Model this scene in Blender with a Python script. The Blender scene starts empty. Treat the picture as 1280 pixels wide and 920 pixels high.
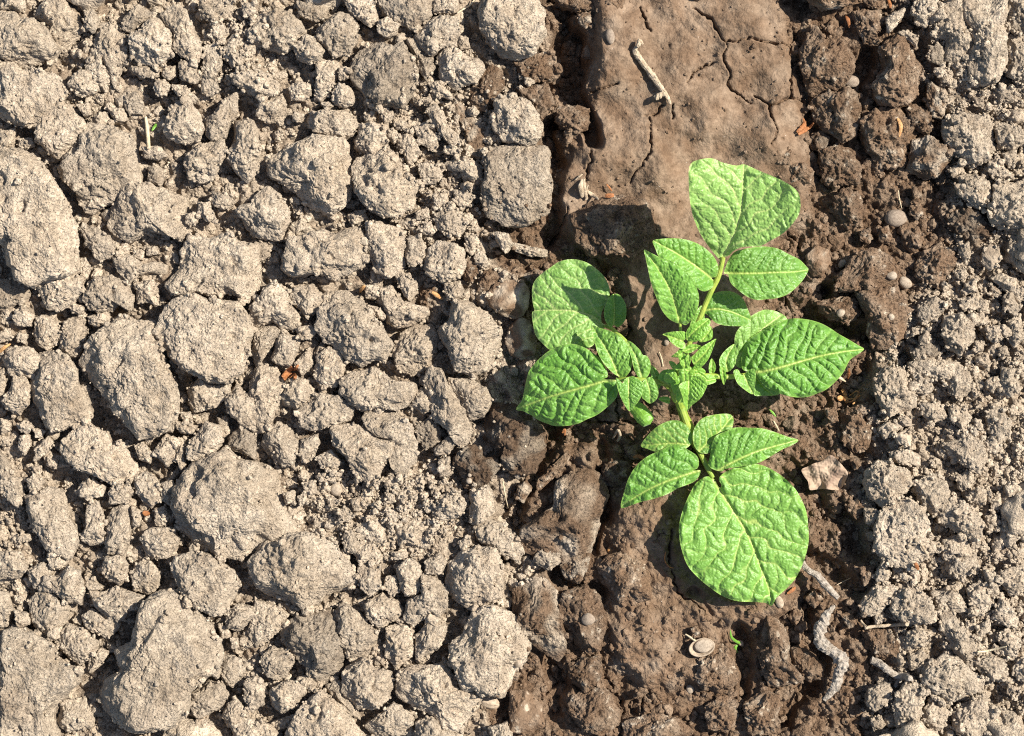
import bpy, math, random
import numpy as np
from mathutils import Vector

# ------------------------------------------------------------------ camera, sky, sun, exposure
scene = bpy.context.scene
COL = scene.collection
S = 0.0004                     # metres per photograph pixel on the ground
HC = 2750.0                    # camera height in the same pixels (1.1 m)
W0, H0 = 1280, 920

cam = bpy.data.cameras.new("camera")
cam.sensor_fit = 'HORIZONTAL'
cam.angle = 2 * math.atan((W0 / 2) / HC)
cam.clip_start = 0.05
cam.clip_end = 60.0
cam_ob = bpy.data.objects.new("camera", cam)
cam_ob.location = (0, 0, HC * S)
COL.objects.link(cam_ob)
scene.camera = cam_ob

SUN_EL = math.radians(47.0)
SUN_AZ = math.radians(19.5)          # from +X towards +Y
world = bpy.data.worlds.new("World")
scene.world = world
world.use_nodes = True
nt = world.node_tree
nt.nodes.clear()
sky = nt.nodes.new("ShaderNodeTexSky")
sky.sky_type = 'NISHITA'
sky.sun_disc = False
sky.sun_elevation = SUN_EL
sky.sun_rotation = math.pi / 2 - SUN_AZ
bg = nt.nodes.new("ShaderNodeBackground")
bg.inputs["Strength"].default_value = 0.080
wo = nt.nodes.new("ShaderNodeOutputWorld")
nt.links.new(sky.outputs[0], bg.inputs[0])
nt.links.new(bg.outputs[0], wo.inputs[0])

sun = bpy.data.lights.new("sun", 'SUN')
sun.energy = 5.0
sun.angle = math.radians(0.55)
sun.color = (1.0, 0.95, 0.87)
sun_ob = bpy.data.objects.new("sun", sun)
sd = Vector((math.cos(SUN_EL) * math.cos(SUN_AZ), math.cos(SUN_EL) * math.sin(SUN_AZ), math.sin(SUN_EL)))
sun_ob.rotation_euler = sd.to_track_quat('Z', 'Y').to_euler()
sun_ob.location = sd * 3
COL.objects.link(sun_ob)

vs = scene.view_settings
vs.view_transform = 'Standard'
vs.look = 'None'
vs.exposure = 0.97
vs.gamma = 1.0
vs.use_curve_mapping = False
scene.cycles.use_denoising = False
scene.cycles.filter_width = 1.1

rng = np.random.default_rng(11)
random.seed(5)


# ------------------------------------------------------------------ noise volumes (tileable, sampled by trilinear lookup)
def make_gauss(n=64, wl=8.0):
    a = rng.standard_normal((n, n, n))
    f = np.fft.fftfreq(n) * wl
    k = np.sqrt(f[:, None, None] ** 2 + f[None, :, None] ** 2 + f[None, None, :] ** 2)
    a = np.real(np.fft.ifftn(np.fft.fftn(a) * np.exp(-((k - 0.85) / 0.45) ** 2)))
    return (a / a.std()).astype(np.float32)


def make_worley(n=64, cells=8):
    pts = rng.random((cells, cells, cells, 3))
    g = (np.arange(n) + 0.5) / n * cells
    X, Y, Z = np.meshgrid(g, g, g, indexing='ij')
    ci = np.stack([np.floor(X), np.floor(Y), np.floor(Z)], -1).astype(int)
    P = np.stack([X, Y, Z], -1)
    best = np.full(X.shape, 9.0)
    for dx in (-1, 0, 1):
        for dy in (-1, 0, 1):
            for dz in (-1, 0, 1):
                c = ci + (dx, dy, dz)
                w = c % cells
                q = c + pts[w[..., 0], w[..., 1], w[..., 2]]
                best = np.minimum(best, ((P - q) ** 2).sum(-1))
    return np.sqrt(best).astype(np.float32)


GV = make_gauss()
WV = make_worley()


def samp(V, P):
    n = V.shape[0]
    i = np.floor(P)
    f = (P - i).astype(np.float32)
    i0 = i.astype(np.int64) % n
    i1 = (i0 + 1) % n
    V = V.ravel()
    a0, b0, c0 = i0[:, 0] * n * n, i0[:, 1] * n, i0[:, 2]
    a1, b1, c1 = i1[:, 0] * n * n, i1[:, 1] * n, i1[:, 2]
    fx, fy, fz = f[:, 0], f[:, 1], f[:, 2]
    x00 = V[a0 + b0 + c0] * (1 - fx) + V[a1 + b0 + c0] * fx
    x10 = V[a0 + b1 + c0] * (1 - fx) + V[a1 + b1 + c0] * fx
    x01 = V[a0 + b0 + c1] * (1 - fx) + V[a1 + b0 + c1] * fx
    x11 = V[a0 + b1 + c1] * (1 - fx) + V[a1 + b1 + c1] * fx
    return (x00 * (1 - fy) + x10 * fy) * (1 - fz) + (x01 * (1 - fy) + x11 * fy) * fz


def NZ(P, wl):                 # smooth noise, std 1, features about wl pixels apart
    return samp(GV, P * (8.0 / wl))


def WZ(P, wl):                 # distance to the nearest cell point, 0 .. about 1
    return samp(WV, P * (8.0 / wl))


def xyz(x, y, z=0.0):
    x = np.asarray(x, float).ravel()
    y = np.asarray(y, float).ravel()
    return np.stack([x, y, np.broadcast_to(np.asarray(z, float), x.shape)], 1)


def smooth01(x, a, b):
    t = np.clip((x - a) / (b - a), 0, 1)
    return t * t * (3 - 2 * t)


# ------------------------------------------------------------------ mesh and object helpers
def mesh_np(name, verts, quads, mat, attrs=None):
    me = bpy.data.meshes.new(name)
    n, k = len(verts), quads.shape[1]
    me.vertices.add(n)
    me.vertices.foreach_set("co", np.asarray(verts, np.float32).ravel())
    me.loops.add(quads.size)
    me.loops.foreach_set("vertex_index", np.asarray(quads, np.int32).ravel())
    me.polygons.add(len(quads))
    me.polygons.foreach_set("loop_start", np.arange(0, quads.size, k, dtype=np.int32))
    for an, av in (attrs or {}).items():
        a = me.attributes.new(an, 'FLOAT', 'POINT')
        a.data.foreach_set("value", np.broadcast_to(np.asarray(av, np.float32), (n,)).astype(np.float32))
    me.update(calc_edges=True)
    me.materials.append(mat)
    return me


def link(name, me, loc=(0, 0, 0), parent=None, **props):
    o = bpy.data.objects.new(name, me)
    o.location = loc
    COL.objects.link(o)
    if parent is not None:
        o.parent = parent
    for k, v in props.items():
        if v is not None:
            o[k] = v
    return o


def at(px, py, z):             # a photograph pixel seen at height z (in pixels) -> metres
    f = (HC - z) / HC
    return np.array([(px - 640) * S * f, -(py - 460) * S * f, z * S])


def unproj(P):                 # rows of (px, py, z) control points -> metres
    P = np.asarray(P, float)
    f = (HC - P[:, 2]) / HC
    return np.stack([(P[:, 0] - 640) * S * f, -(P[:, 1] - 460) * S * f, P[:, 2] * S], 1)


_cs = {}


def cube_sphere(n):
    if n in _cs:
        return _cs[n]
    idx, verts, quads = {}, [], []
    t = np.tan(np.linspace(-math.pi / 4, math.pi / 4, n + 1))
    g = np.arange(n + 1)
    I, J = np.meshgrid(g, g, indexing='ij')
    keys, allq, base = [], [], 0
    for ax in range(3):
        for sg in (0, n):
            k = np.zeros((n + 1, n + 1, 3), int)
            k[..., ax] = sg
            k[..., (ax + 1) % 3] = I
            k[..., (ax + 2) % 3] = J
            keys.append(k.reshape(-1, 3))
            q = base + np.arange((n + 1) ** 2).reshape(n + 1, n + 1)
            qq = np.stack([q[:-1, :-1], q[1:, :-1], q[1:, 1:], q[:-1, 1:]], -1).reshape(-1, 4)
            if sg == 0:
                qq = qq[:, ::-1]
            allq.append(qq)
            base += (n + 1) ** 2
    keys = np.concatenate(keys)
    code = keys[:, 0] * (n + 1) ** 2 + keys[:, 1] * (n + 1) + keys[:, 2]
    u, first, inv = np.unique(code, return_index=True, return_inverse=True)
    v = t[keys[first]]
    v = v / np.linalg.norm(v, axis=1, keepdims=True)
    q = inv.ravel()[np.concatenate(allq)]
    _cs[n] = (v, q)
    return _cs[n]


def inside(poly, X, Y):
    r = np.zeros(X.shape, bool)
    n = len(poly)
    for i in range(n):
        x0, y0 = poly[i]
        x1, y1 = poly[(i + 1) % n]
        if y0 == y1:
            continue
        c = ((y0 > Y) != (y1 > Y)) & (X < (x1 - x0) * (Y - y0) / (y1 - y0) + x0)
        r ^= c
    return r


def catmull(P, closed=True, k=6):
    P = np.asarray(P, float)
    n = len(P)
    out = []
    rngi = range(n) if closed else range(n - 1)
    for i in rngi:
        if closed:
            p0, p1, p2, p3 = P[(i - 1) % n], P[i], P[(i + 1) % n], P[(i + 2) % n]
        else:
            p0, p1, p2, p3 = P[max(i - 1, 0)], P[i], P[i + 1], P[min(i + 2, n - 1)]
        for t in np.linspace(0, 1, k, endpoint=False):
            out.append(0.5 * ((2 * p1) + (-p0 + p2) * t + (2 * p0 - 5 * p1 + 4 * p2 - p3) * t * t + (-p0 + 3 * p1 - 3 * p2 + p3) * t ** 3))
    if not closed:
        out.append(P[-1])
    return np.array(out)


def dist_poly(Q, L, closed=False):
    """distance of points Q to polyline L, arc position, signed side"""
    L = np.asarray(L, float)
    if closed:
        L = np.vstack([L, L[:1]])
    best = np.full(len(Q), 1e9)
    arc = np.zeros(len(Q))
    side = np.zeros(len(Q))
    near = np.zeros((len(Q), 2))
    acc = 0.0
    for a, b in zip(L[:-1], L[1:]):
        ab = b - a
        l = np.hypot(*ab)
        if l < 1e-9:
            continue
        t = np.clip(((Q - a) @ ab) / (l * l), 0, 1)
        c = a + t[:, None] * ab
        d = np.hypot(Q[:, 0] - c[:, 0], Q[:, 1] - c[:, 1])
        m = d < best
        best = np.where(m, d, best)
        arc = np.where(m, acc + t * l, arc)
        cr = (ab[0] * (Q[:, 1] - a[1]) - ab[1] * (Q[:, 0] - a[0])) / l
        side = np.where(m, np.where(cr >= 0, 1.0, -1.0), side)
        near = np.where(m[:, None], c, near)
        acc += l
    return best, arc, side, near


def boxblur(A, r, it=2):
    for _ in range(it):
        for ax in (0, 1):
            p = np.pad(A, [(r + 1, r) if a == ax else (0, 0) for a in (0, 1)], mode='edge')
            c = np.cumsum(p, axis=ax)
            n = A.shape[ax]
            A = (np.take(c, np.arange(2 * r + 1, 2 * r + 1 + n), axis=ax) - np.take(c, np.arange(0, n), axis=ax)) / (2 * r + 1)
    return A


# ------------------------------------------------------------------ materials
def new_mat(name):
    m = bpy.data.materials.new(name)
    m.use_nodes = True
    t = m.node_tree
    t.nodes.clear()
    out = t.nodes.new("ShaderNodeOutputMaterial")
    b = t.nodes.new("ShaderNodeBsdfPrincipled")
    t.links.new(b.outputs[0], out.inputs[0])
    return m, t, b, out


def N(t, typ, **kw):
    n = t.nodes.new(typ)
    for k, v in kw.items():
        if k.startswith("i_"):
            n.inputs[k[2:].replace("_", " ")].default_value = v
        else:
            setattr(n, k, v)
    return n


def math_node(t, op, a, b=None, clamp=False):
    n = t.nodes.new("ShaderNodeMath")
    n.operation = op
    n.use_clamp = clamp
    for i, v in enumerate((a, b)):
        if v is None:
            continue
        if isinstance(v, (int, float)):
            n.inputs[i].default_value = v
        else:
            t.links.new(v, n.inputs[i])
    return n.outputs[0]


def mixc(t, fac, a, b, mode='MIX'):
    n = t.nodes.new("ShaderNodeMix")
    n.data_type = 'RGBA'
    n.blend_type = mode
    for sock, v in ((n.inputs[0], fac), (n.inputs[6], a), (n.inputs[7], b)):
        if isinstance(v, (int, float)):
            sock.default_value = v
        elif isinstance(v, tuple):
            sock.default_value = v if len(v) == 4 else v + (1,)
        else:
            t.links.new(v, sock)
    return n.outputs[2]


def remap(t, v, a, b, c, d):
    n = t.nodes.new("ShaderNodeMapRange")
    t.links.new(v, n.inputs[0])
    for i, x in enumerate((a, b, c, d)):
        n.inputs[i + 1].default_value = x
    return n.outputs[0]


def obj_coords(t):
    tc = t.nodes.new("ShaderNodeTexCoord")
    oi = t.nodes.new("ShaderNodeObjectInfo")
    cb = t.nodes.new("ShaderNodeVectorMath")
    cb.operation = 'ADD'
    t.links.new(tc.outputs["Object"], cb.inputs[0])
    sc = math_node(t, 'MULTIPLY', oi.outputs["Random"], 7.0)
    t.links.new(sc, cb.inputs[1])
    return cb.outputs[0], oi.outputs["Random"]


def noise(t, co, scale, detail=2.0, rough=0.55):
    n = t.nodes.new("ShaderNodeTexNoise")
    n.inputs["Scale"].default_value = scale
    n.inputs["Detail"].default_value = detail
    n.inputs["Roughness"].default_value = rough
    t.links.new(co, n.inputs["Vector"])
    return n.outputs[0]


def voro(t, co, scale, feature='F1'):
    n = t.nodes.new("ShaderNodeTexVoronoi")
    n.feature = feature
    n.inputs["Scale"].default_value = scale
    t.links.new(co, n.inputs["Vector"])
    return n.outputs["Distance"]


def soil_material():
    m, t, b, out = new_mat("soil")
    co, rnd = obj_coords(t)
    dry = N(t, "ShaderNodeAttribute", attribute_name="dry").outputs["Fac"]
    tint = N(t, "ShaderNodeAttribute", attribute_name="tint").outputs["Fac"]
    n_big = remap(t, noise(t, co, 40, 4, 0.6), 0.3, 0.7, 0.0, 1.0)
    n_mid = noise(t, co, 260, 4, 0.65)
    n_fine = noise(t, co, 1300, 3, 0.7)
    f = math_node(t, 'ADD', dry, math_node(t, 'MULTIPLY', math_node(t, 'SUBTRACT', n_mid, 0.5), 0.35), True)
    damp_c = mixc(t, n_big, (0.126, 0.075, 0.041), (0.180, 0.114, 0.068))
    dry_c = mixc(t, n_big, (0.352, 0.279, 0.197), (0.468, 0.387, 0.289))
    c = mixc(t, f, damp_c, dry_c)
    v = math_node(t, 'MULTIPLY', remap(t, n_mid, 0.28, 0.72, 0.74, 1.20), remap(t, n_fine, 0.3, 0.7, 0.80, 1.16))
    v = math_node(t, 'MULTIPLY', v, remap(t, rnd, 0, 1, 0.86, 1.09))
    v = math_node(t, 'MULTIPLY', v, tint)
    vv = t.nodes.new("ShaderNodeCombineColor")
    for i in range(3):
        t.links.new(v, vv.inputs[i])
    c = mixc(t, 1.0, c, vv.outputs[0], 'MULTIPLY')
    # sparse white mineral grains and dark organic specks
    g = remap(t, voro(t, co, 420), 0.0, 0.13, 1.0, 0.0)
    gsel = remap(t, noise(t, co, 130, 2), 0.60, 0.64, 0.0, 1.0)
    c = mixc(t, math_node(t, 'MULTIPLY', math_node(t, 'MULTIPLY', g, gsel), 0.75), c, (0.62, 0.58, 0.52))
    k = remap(t, voro(t, co, 300), 0.0, 0.12, 1.0, 0.0)
    ksel = remap(t, noise(t, co, 90, 2), 0.58, 0.66, 0.0, 1.0)
    c = mixc(t, math_node(t, 'MULTIPLY', math_node(t, 'MULTIPLY', k, ksel), 0.6), c, (0.09, 0.06, 0.04))
    t.links.new(c, b.inputs["Base Color"])
    t.links.new(remap(t, f, 0, 1, 0.84, 0.97), b.inputs["Roughness"])
    b.inputs["Specular IOR Level"].default_value = 0.22
    rough_at = N(t, "ShaderNodeAttribute", attribute_name="rough").outputs["Fac"]
    b1 = t.nodes.new("ShaderNodeBump")
    b1.inputs["Distance"].default_value = 0.0012
    t.links.new(math_node(t, 'MULTIPLY', rough_at, 0.85), b1.inputs["Strength"])
    pits = remap(t, noise(t, co, 760, 2, 0.6), 0.36, 0.52, -0.55, 0.0)
    h1 = math_node(t, 'ADD', math_node(t, 'ADD', math_node(t, 'MULTIPLY', n_mid, 0.6), math_node(t, 'MULTIPLY', voro(t, co, 780), -0.55)), pits)
    t.links.new(h1, b1.inputs["Height"])
    b2 = t.nodes.new("ShaderNodeBump")
    b2.inputs["Distance"].default_value = 0.0006
    t.links.new(math_node(t, 'MULTIPLY', rough_at, 0.9), b2.inputs["Strength"])
    t.links.new(n_fine, b2.inputs["Height"])
    t.links.new(b1.outputs[0], b2.inputs["Normal"])
    t.links.new(b2.outputs[0], b.inputs["Normal"])
    return m


def leaf_material(name, green_a, green_b, vein_c, net_amt=0.34):
    m, t, b, out = new_mat(name)
    co, rnd = obj_coords(t)
    ve = N(t, "ShaderNodeAttribute", attribute_name="vein").outputs["Fac"]
    n1 = remap(t, noise(t, co, 70, 4, 0.6), 0.3, 0.7, 0.1, 1.15)
    n2 = noise(t, co, 1500, 3, 0.65)
    mixf = math_node(t, 'ADD', math_node(t, 'MULTIPLY', n1, 0.75), math_node(t, 'MULTIPLY', math_node(t, 'SUBTRACT', rnd, 0.5), 0.8), True)
    c = mixc(t, mixf, green_a, green_b)
    c = mixc(t, remap(t, n2, 0.3, 0.75, 0.0, 0.3), c, tuple(min(1, x * 1.7) for x in green_b))
    c = mixc(t, ve, c, vein_c)
    sp = remap(t, voro(t, co, 150), 0.0, 0.05, 1.0, 0.0)
    ssel = remap(t, noise(t, co, 60, 1), 0.63, 0.66, 0.0, 1.0)
    c = mixc(t, math_node(t, 'MULTIPLY', math_node(t, 'MULTIPLY', sp, ssel), 0.7), c, (0.10, 0.07, 0.03))
    t.links.new(c, b.inputs["Base Color"])
    b.inputs["Roughness"].default_value = 0.44
    b.inputs["Specular IOR Level"].default_value = 0.5
    b.inputs["Sheen Weight"].default_value = 0.25
    b.inputs["Sheen Roughness"].default_value = 0.4
    bu = t.nodes.new("ShaderNodeBump")
    bu.inputs["Distance"].default_value = 0.00025
    bu.inputs["Strength"].default_value = 0.5
    t.links.new(n2, bu.inputs["Height"])
    wq = t.nodes.new("ShaderNodeTexNoise")
    wq.inputs["Scale"].default_value = 260
    t.links.new(co, wq.inputs["Vector"])
    wv = t.nodes.new("ShaderNodeMix")
    wv.data_type = 'RGBA'
    wv.blend_type = 'LINEAR_LIGHT'
    wv.inputs[0].default_value = 0.0012
    t.links.new(co, wv.inputs[6])
    t.links.new(wq.outputs["Color"], wv.inputs[7])
    net = math_node(t, 'MINIMUM', voro(t, wv.outputs[2], 330, 'DISTANCE_TO_EDGE'), 0.22)
    bn = t.nodes.new("ShaderNodeBump")
    bn.inputs["Distance"].default_value = 0.0022
    bn.inputs["Strength"].default_value = net_amt
    t.links.new(net, bn.inputs["Height"])
    t.links.new(bu.outputs[0], bn.inputs["Normal"])
    t.links.new(bn.outputs[0], b.inputs["Normal"])
    tr = t.nodes.new("ShaderNodeBsdfTranslucent")
    t.links.new(mixc(t, 0.5, c, (0.22, 0.46, 0.05)), tr.inputs["Color"])
    mx = t.nodes.new("ShaderNodeMixShader")
    mx.inputs[0].default_value = 0.28
    t.links.new(b.outputs[0], mx.inputs[1])
    t.links.new(tr.outputs[0], mx.inputs[2])
    t.links.new(mx.outputs[0], out.inputs[0])
    return m


def plain_material(name, ca, cb, scale=300, rough=0.8, bump=0.0006, spec=0.3):
    m, t, b, out = new_mat(name)
    co, rnd = obj_coords(t)
    n1 = noise(t, co, scale, 4, 0.65)
    c = mixc(t, remap(t, n1, 0.3, 0.7, 0, 1), ca, cb)
    t.links.new(c, b.inputs["Base Color"])
    b.inputs["Roughness"].default_value = rough
    b.inputs["Specular IOR Level"].default_value = spec
    bu = t.nodes.new("ShaderNodeBump")
    bu.inputs["Distance"].default_value = bump
    bu.inputs["Strength"].default_value = 0.8
    t.links.new(noise(t, co, scale * 3, 3, 0.6), bu.inputs["Height"])
    t.links.new(bu.outputs[0], b.inputs["Normal"])
    return m


SOIL = soil_material()
LEAF = leaf_material("potato_leaf_green", (0.090, 0.240, 0.024), (0.180, 0.352, 0.060), (0.46, 0.56, 0.14))
PALE_LEAF = leaf_material("pale_hairy_leaf_green", (0.150, 0.300, 0.052), (0.245, 0.410, 0.098), (0.54, 0.62, 0.22))
DARK_LEAF = leaf_material("deep_leaf_green", (0.070, 0.195, 0.022), (0.140, 0.290, 0.048), (0.42, 0.52, 0.12))
YOUNG = leaf_material("young_leaf_green", (0.115, 0.285, 0.022), (0.190, 0.375, 0.048), (0.40, 0.52, 0.11), 0.12)
STEM = plain_material("stem_green", (0.15, 0.245, 0.026), (0.30, 0.35, 0.05), 160, 0.5, 0.0003, 0.45)
WOOD = plain_material("dry_twig_wood", (0.25, 0.18, 0.11), (0.50, 0.40, 0.28), 520, 0.85)
ROOT = plain_material("old_root_bark", (0.16, 0.125, 0.09), (0.42, 0.365, 0.295), 420, 0.9, 0.0009)
STRAW = plain_material("straw", (0.42, 0.33, 0.20), (0.60, 0.50, 0.34), 300, 0.7)
HUSK = plain_material("rusty_husk", (0.15, 0.055, 0.020), (0.42, 0.17, 0.06), 700, 0.55)
GOLD = plain_material("golden_husk", (0.34, 0.15, 0.045), (0.56, 0.33, 0.14), 700, 0.5)
BROWNLEAF = plain_material("withered_leaf_brown", (0.20, 0.125, 0.085), (0.42, 0.32, 0.22), 120, 0.75, 0.0004)
SEED = plain_material("seed_shell", (0.24, 0.175, 0.115), (0.44, 0.35, 0.25), 800, 0.6, 0.0003)
PALE = plain_material("pale_pebble", (0.22, 0.17, 0.12), (0.42, 0.34, 0.25), 900, 0.8, 0.0003)
GREYP = plain_material("grey_pebble", (0.17, 0.125, 0.09), (0.31, 0.245, 0.18), 900, 0.85, 0.0004)

# ------------------------------------------------------------------ soil relief (heights in pixels)
OX, OY = -300, -300            # raster origin
RW, RH = 1880, 1520
gx = np.arange(RW) + OX
gy = np.arange(RH) + OY
RX, RY = np.meshgrid(gx, gy)   # [row(y), col(x)]


def edge_x(tab, y):
    ys, xs = zip(*tab)
    return np.interp(y, ys, xs)


LEFT_EDGE = [(-100, 668), (0, 672), (80, 676), (130, 690), (200, 640), (280, 612), (330, 628), (380, 655), (470, 672), (560, 665), (640, 640), (700, 668), (780, 668), (830, 640), (890, 605), (1000, 590)]
RIGHT_EDGE = [(-100, 1120), (0, 1130), (60, 1150), (130, 1185), (200, 1195), (280, 1190), (330, 1180), (400, 1125), (470, 1085), (560, 1076), (660, 1075), (740, 1090), (800, 1108), (840, 1100), (900, 1080), (1000, 1080)]
warp = NZ(xyz(RX, RY, 7.0), 60).reshape(RX.shape) * 7 + NZ(xyz(RX, RY, 3.0), 22).reshape(RX.shape) * 4
le = edge_x(LEFT_EDGE, RY) + warp
re_ = edge_x(RIGHT_EDGE, RY) + warp
DAMP = np.minimum(smooth01(RX - le, -14, 14), smooth01(re_ - RX, -18, 18))   # 1 inside the damp strip
CRUST_POLY = [(742, -70), (745, -330), (965, -330), (965, -70), (985, 60), (1000, 130), (1012, 200), (1005, 262), (965, 310), (950, 390), (900, 440), (850, 450), (832, 520), (810, 470), (790, 400), (780, 335), (715, 300), (695, 245), (712, 195), (740, 150), (748, 60)]
CRUST_LOW = [(770, 600), (870, 590), (960, 560), (1000, 640), (990, 760), (900, 800), (880, 860), (800, 860), (762, 790), (770, 690)]
crust = boxblur((inside(CRUST_POLY, RX, RY) * 1.0 + inside(CRUST_LOW, RX, RY) * 0.55), 7, 2)

FINE = smooth01(RX, 1085, 1140) * 0.55 + inside([(380, 590), (480, 590), (600, 600), (560, 680), (470, 700), (390, 660)], RX, RY) * 1.0 \
    + inside([(110, 10), (165, 40), (130, 120), (100, 130)], RX, RY) * 1.0 + inside([(260, 10), (330, 10), (330, 110), (250, 120)], RX, RY) * 0.9 \
    + inside([(440, 110), (620, 110), (610, 300), (530, 290)], RX, RY) * 0.6 + inside([(0, 600), (40, 600), (40, 690), (0, 690)], RX, RY) * 0.6
FINE = boxblur(FINE, 9, 2)
H = -11.0 + DAMP * (11.0 - 14.0 * (1 - np.clip(crust * 1.3, 0, 1))) + crust * 7.0 + (1 - DAMP) * np.clip(FINE, 0, 1) * 9.0


ditch_warp = NZ(xyz(RX, RY, 47.0), 70).reshape(RX.shape) * 6 + NZ(xyz(RX, RY, 93.0), 26).reshape(RX.shape) * 2.6


def ditch(line, width, depth, wob=0.45):
    global H
    L = np.array(line, float)
    x0, x1 = int(L[:, 0].min() - 3 * width), int(L[:, 0].max() + 3 * width)
    y0, y1 = int(L[:, 1].min() - 3 * width), int(L[:, 1].max() + 3 * width)
    sx = slice(max(x0 - OX, 0), min(x1 - OX, RW))
    sy = slice(max(y0 - OY, 0), min(y1 - OY, RH))
    Q = np.stack([RX[sy, sx].ravel(), RY[sy, sx].ravel()], 1).astype(float)
    d = dist_poly(Q, L)[0].reshape(RX[sy, sx].shape)
    d = d + ditch_warp[sy, sx] * wob
    H[sy, sx] -= depth * (1 - smooth01(d, width * 0.35, width * 1.15))


for ln, w, dp in [
    ([(704, 10), (710, 60), (716, 110), (722, 140)], 31, 44),
    ([(650, 130), (680, 150), (700, 200)], 13, 22), ([(690, 240), (692, 300)], 12, 16),
    ([(690, 520), (670, 580), (640, 640), (625, 690)], 20, 26), ([(752, 560), (757, 640), (745, 690)], 11, 22),
    ([(640, 440), (655, 490), (700, 545), (760, 545)], 14, 12), ([(700, 720), (715, 740), (745, 745)], 13, 20),
    ([(690, 830), (700, 860), (690, 890)], 16, 22), ([(775, 890), (790, 893)], 10, 16),
    ([(1020, -60), (1000, 20), (1000, 60)], 10, 10), ([(1080, 170), (1070, 120), (1085, 60)], 9, 16),
    ([(1150, 30), (1160, 120), (1180, 150), (1180, 230)], 15, 18), ([(1030, 370), (1020, 400), (1085, 420), (1075, 470), (1060, 500), (1075, 560)], 15, 22),
    ([(1010, 600), (1030, 640), (1060, 650), (1075, 690)], 17, 20), ([(1020, 700), (1050, 720), (1075, 740)], 16, 20),
    ([(1010, 760), (1025, 830), (1010, 870), (980, 900)], 17, 24), ([(925, 790), (935, 840), (930, 870)], 12, 22),
    ([(990, 330), (1005, 350), (1000, 300)], 8, 10), ([(1130, 420), (1135, 470)], 9, 14), ([(866, 740), (890, 770), (905, 790)], 9, 9),
]:
    ditch(ln, w, dp, 2.0 if w > 30 else 0.5)
for mx_, my_, mr_, mh_ in [(812, 650, 36, 17), (757, 78, 30, 7), (880, 130, 42, 6), (800, 190, 34, 4), (930, 20, 30, -4), (760, 20, 26, 7), (940, 180, 30, 3), (905, 690, 30, -6), (800, 800, 34, 5)]:
    H += mh_ * np.exp(-((RX - mx_) ** 2 + (RY - my_) ** 2) / (mr_ * mr_))
HBASE = boxblur(H, 8, 2)

CRACKS = [
    [(866, 9), (878, 18), (890, 26), (895, 36), (902, 48), (906, 54)], [(906, 54), (920, 52), (935, 50), (960, 54), (985, 56)],
    [(907, 55), (903, 75), (912, 92), (909, 105), (915, 113), (928, 122), (940, 131)], [(895, 78), (880, 83), (868, 90), (858, 103)],
    [(828, 132), (820, 142), (803, 146)], [(812, 150), (813, 170), (812, 190), (803, 205), (795, 215), (787, 228)],
    [(730, 170), (736, 185), (739, 200), (733, 215), (732, 228)], [(735, 114), (752, 112), (770, 106)], [(840, 132), (841, 150)],
    [(943, 120), (955, 128), (962, 137)], [(985, 56), (992, 78), (987, 105), (988, 122), (970, 130), (960, 137), (968, 165), (962, 182)],
    [(988, 122), (1008, 126)], [(684, 308), (698, 292), (705, 275), (709, 260)], [(738, 322), (755, 316), (775, 319), (792, 320)],
    [(740, 526), (760, 529), (775, 527), (800, 530)], [(772, 498), (773, 527)], [(983, 290), (994, 297), (1002, 310)], [(985, 365), (983, 385), (978, 395)],
    [(785, 403), (788, 412), (781, 427)], [(835, 705), (842, 720), (847, 738), (855, 748), (870, 755), (881, 768)],
    [(755, 850), (768, 862), (780, 890), (774, 908)], [(803, 893), (805, 876), (812, 868)], [(820, 895), (832, 889)], [(870, 872), (887, 867)],
    [(640, 905), (700, 858)], [(840, 660), (836, 690), (838, 708)], [(905, 540), (930, 530), (960, 540)], [(800, 10), (806, 24), (812, 40)],
]
P2 = xyz(RX, RY, 11.0)
rough_amt = np.clip(1.0 - crust * 0.9, 0.05, 1.0) * 1.15
rel = NZ(P2, 90).reshape(RX.shape) * 3.0 + NZ(P2, 38).reshape(RX.shape) * (1.0 + 1.6 * rough_amt) + NZ(P2, 17).reshape(RX.shape) * (0.45 + 1.5 * rough_amt)
rel += NZ(P2, 7).reshape(RX.shape) * (0.16 + 0.85 * rough_amt) + NZ(P2 + 31, 3.4).reshape(RX.shape) * (0.10 + 0.42 * rough_amt)
wl_ = P2 + np.stack([NZ(P2 + 5, 14), NZ(P2 + 50, 14), 0 * NZ(P2, 14)], 1) * 1.6
rel += (0.45 - WZ(wl_, 24).reshape(RX.shape)) * 9.0 * rough_amt
rel += (0.45 - WZ(wl_ + 20, 10).reshape(RX.shape)) * 4.2 * rough_amt
rel += (0.45 - WZ(wl_ + 40, 5).reshape(RX.shape)) * 2.0 * rough_amt
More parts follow.
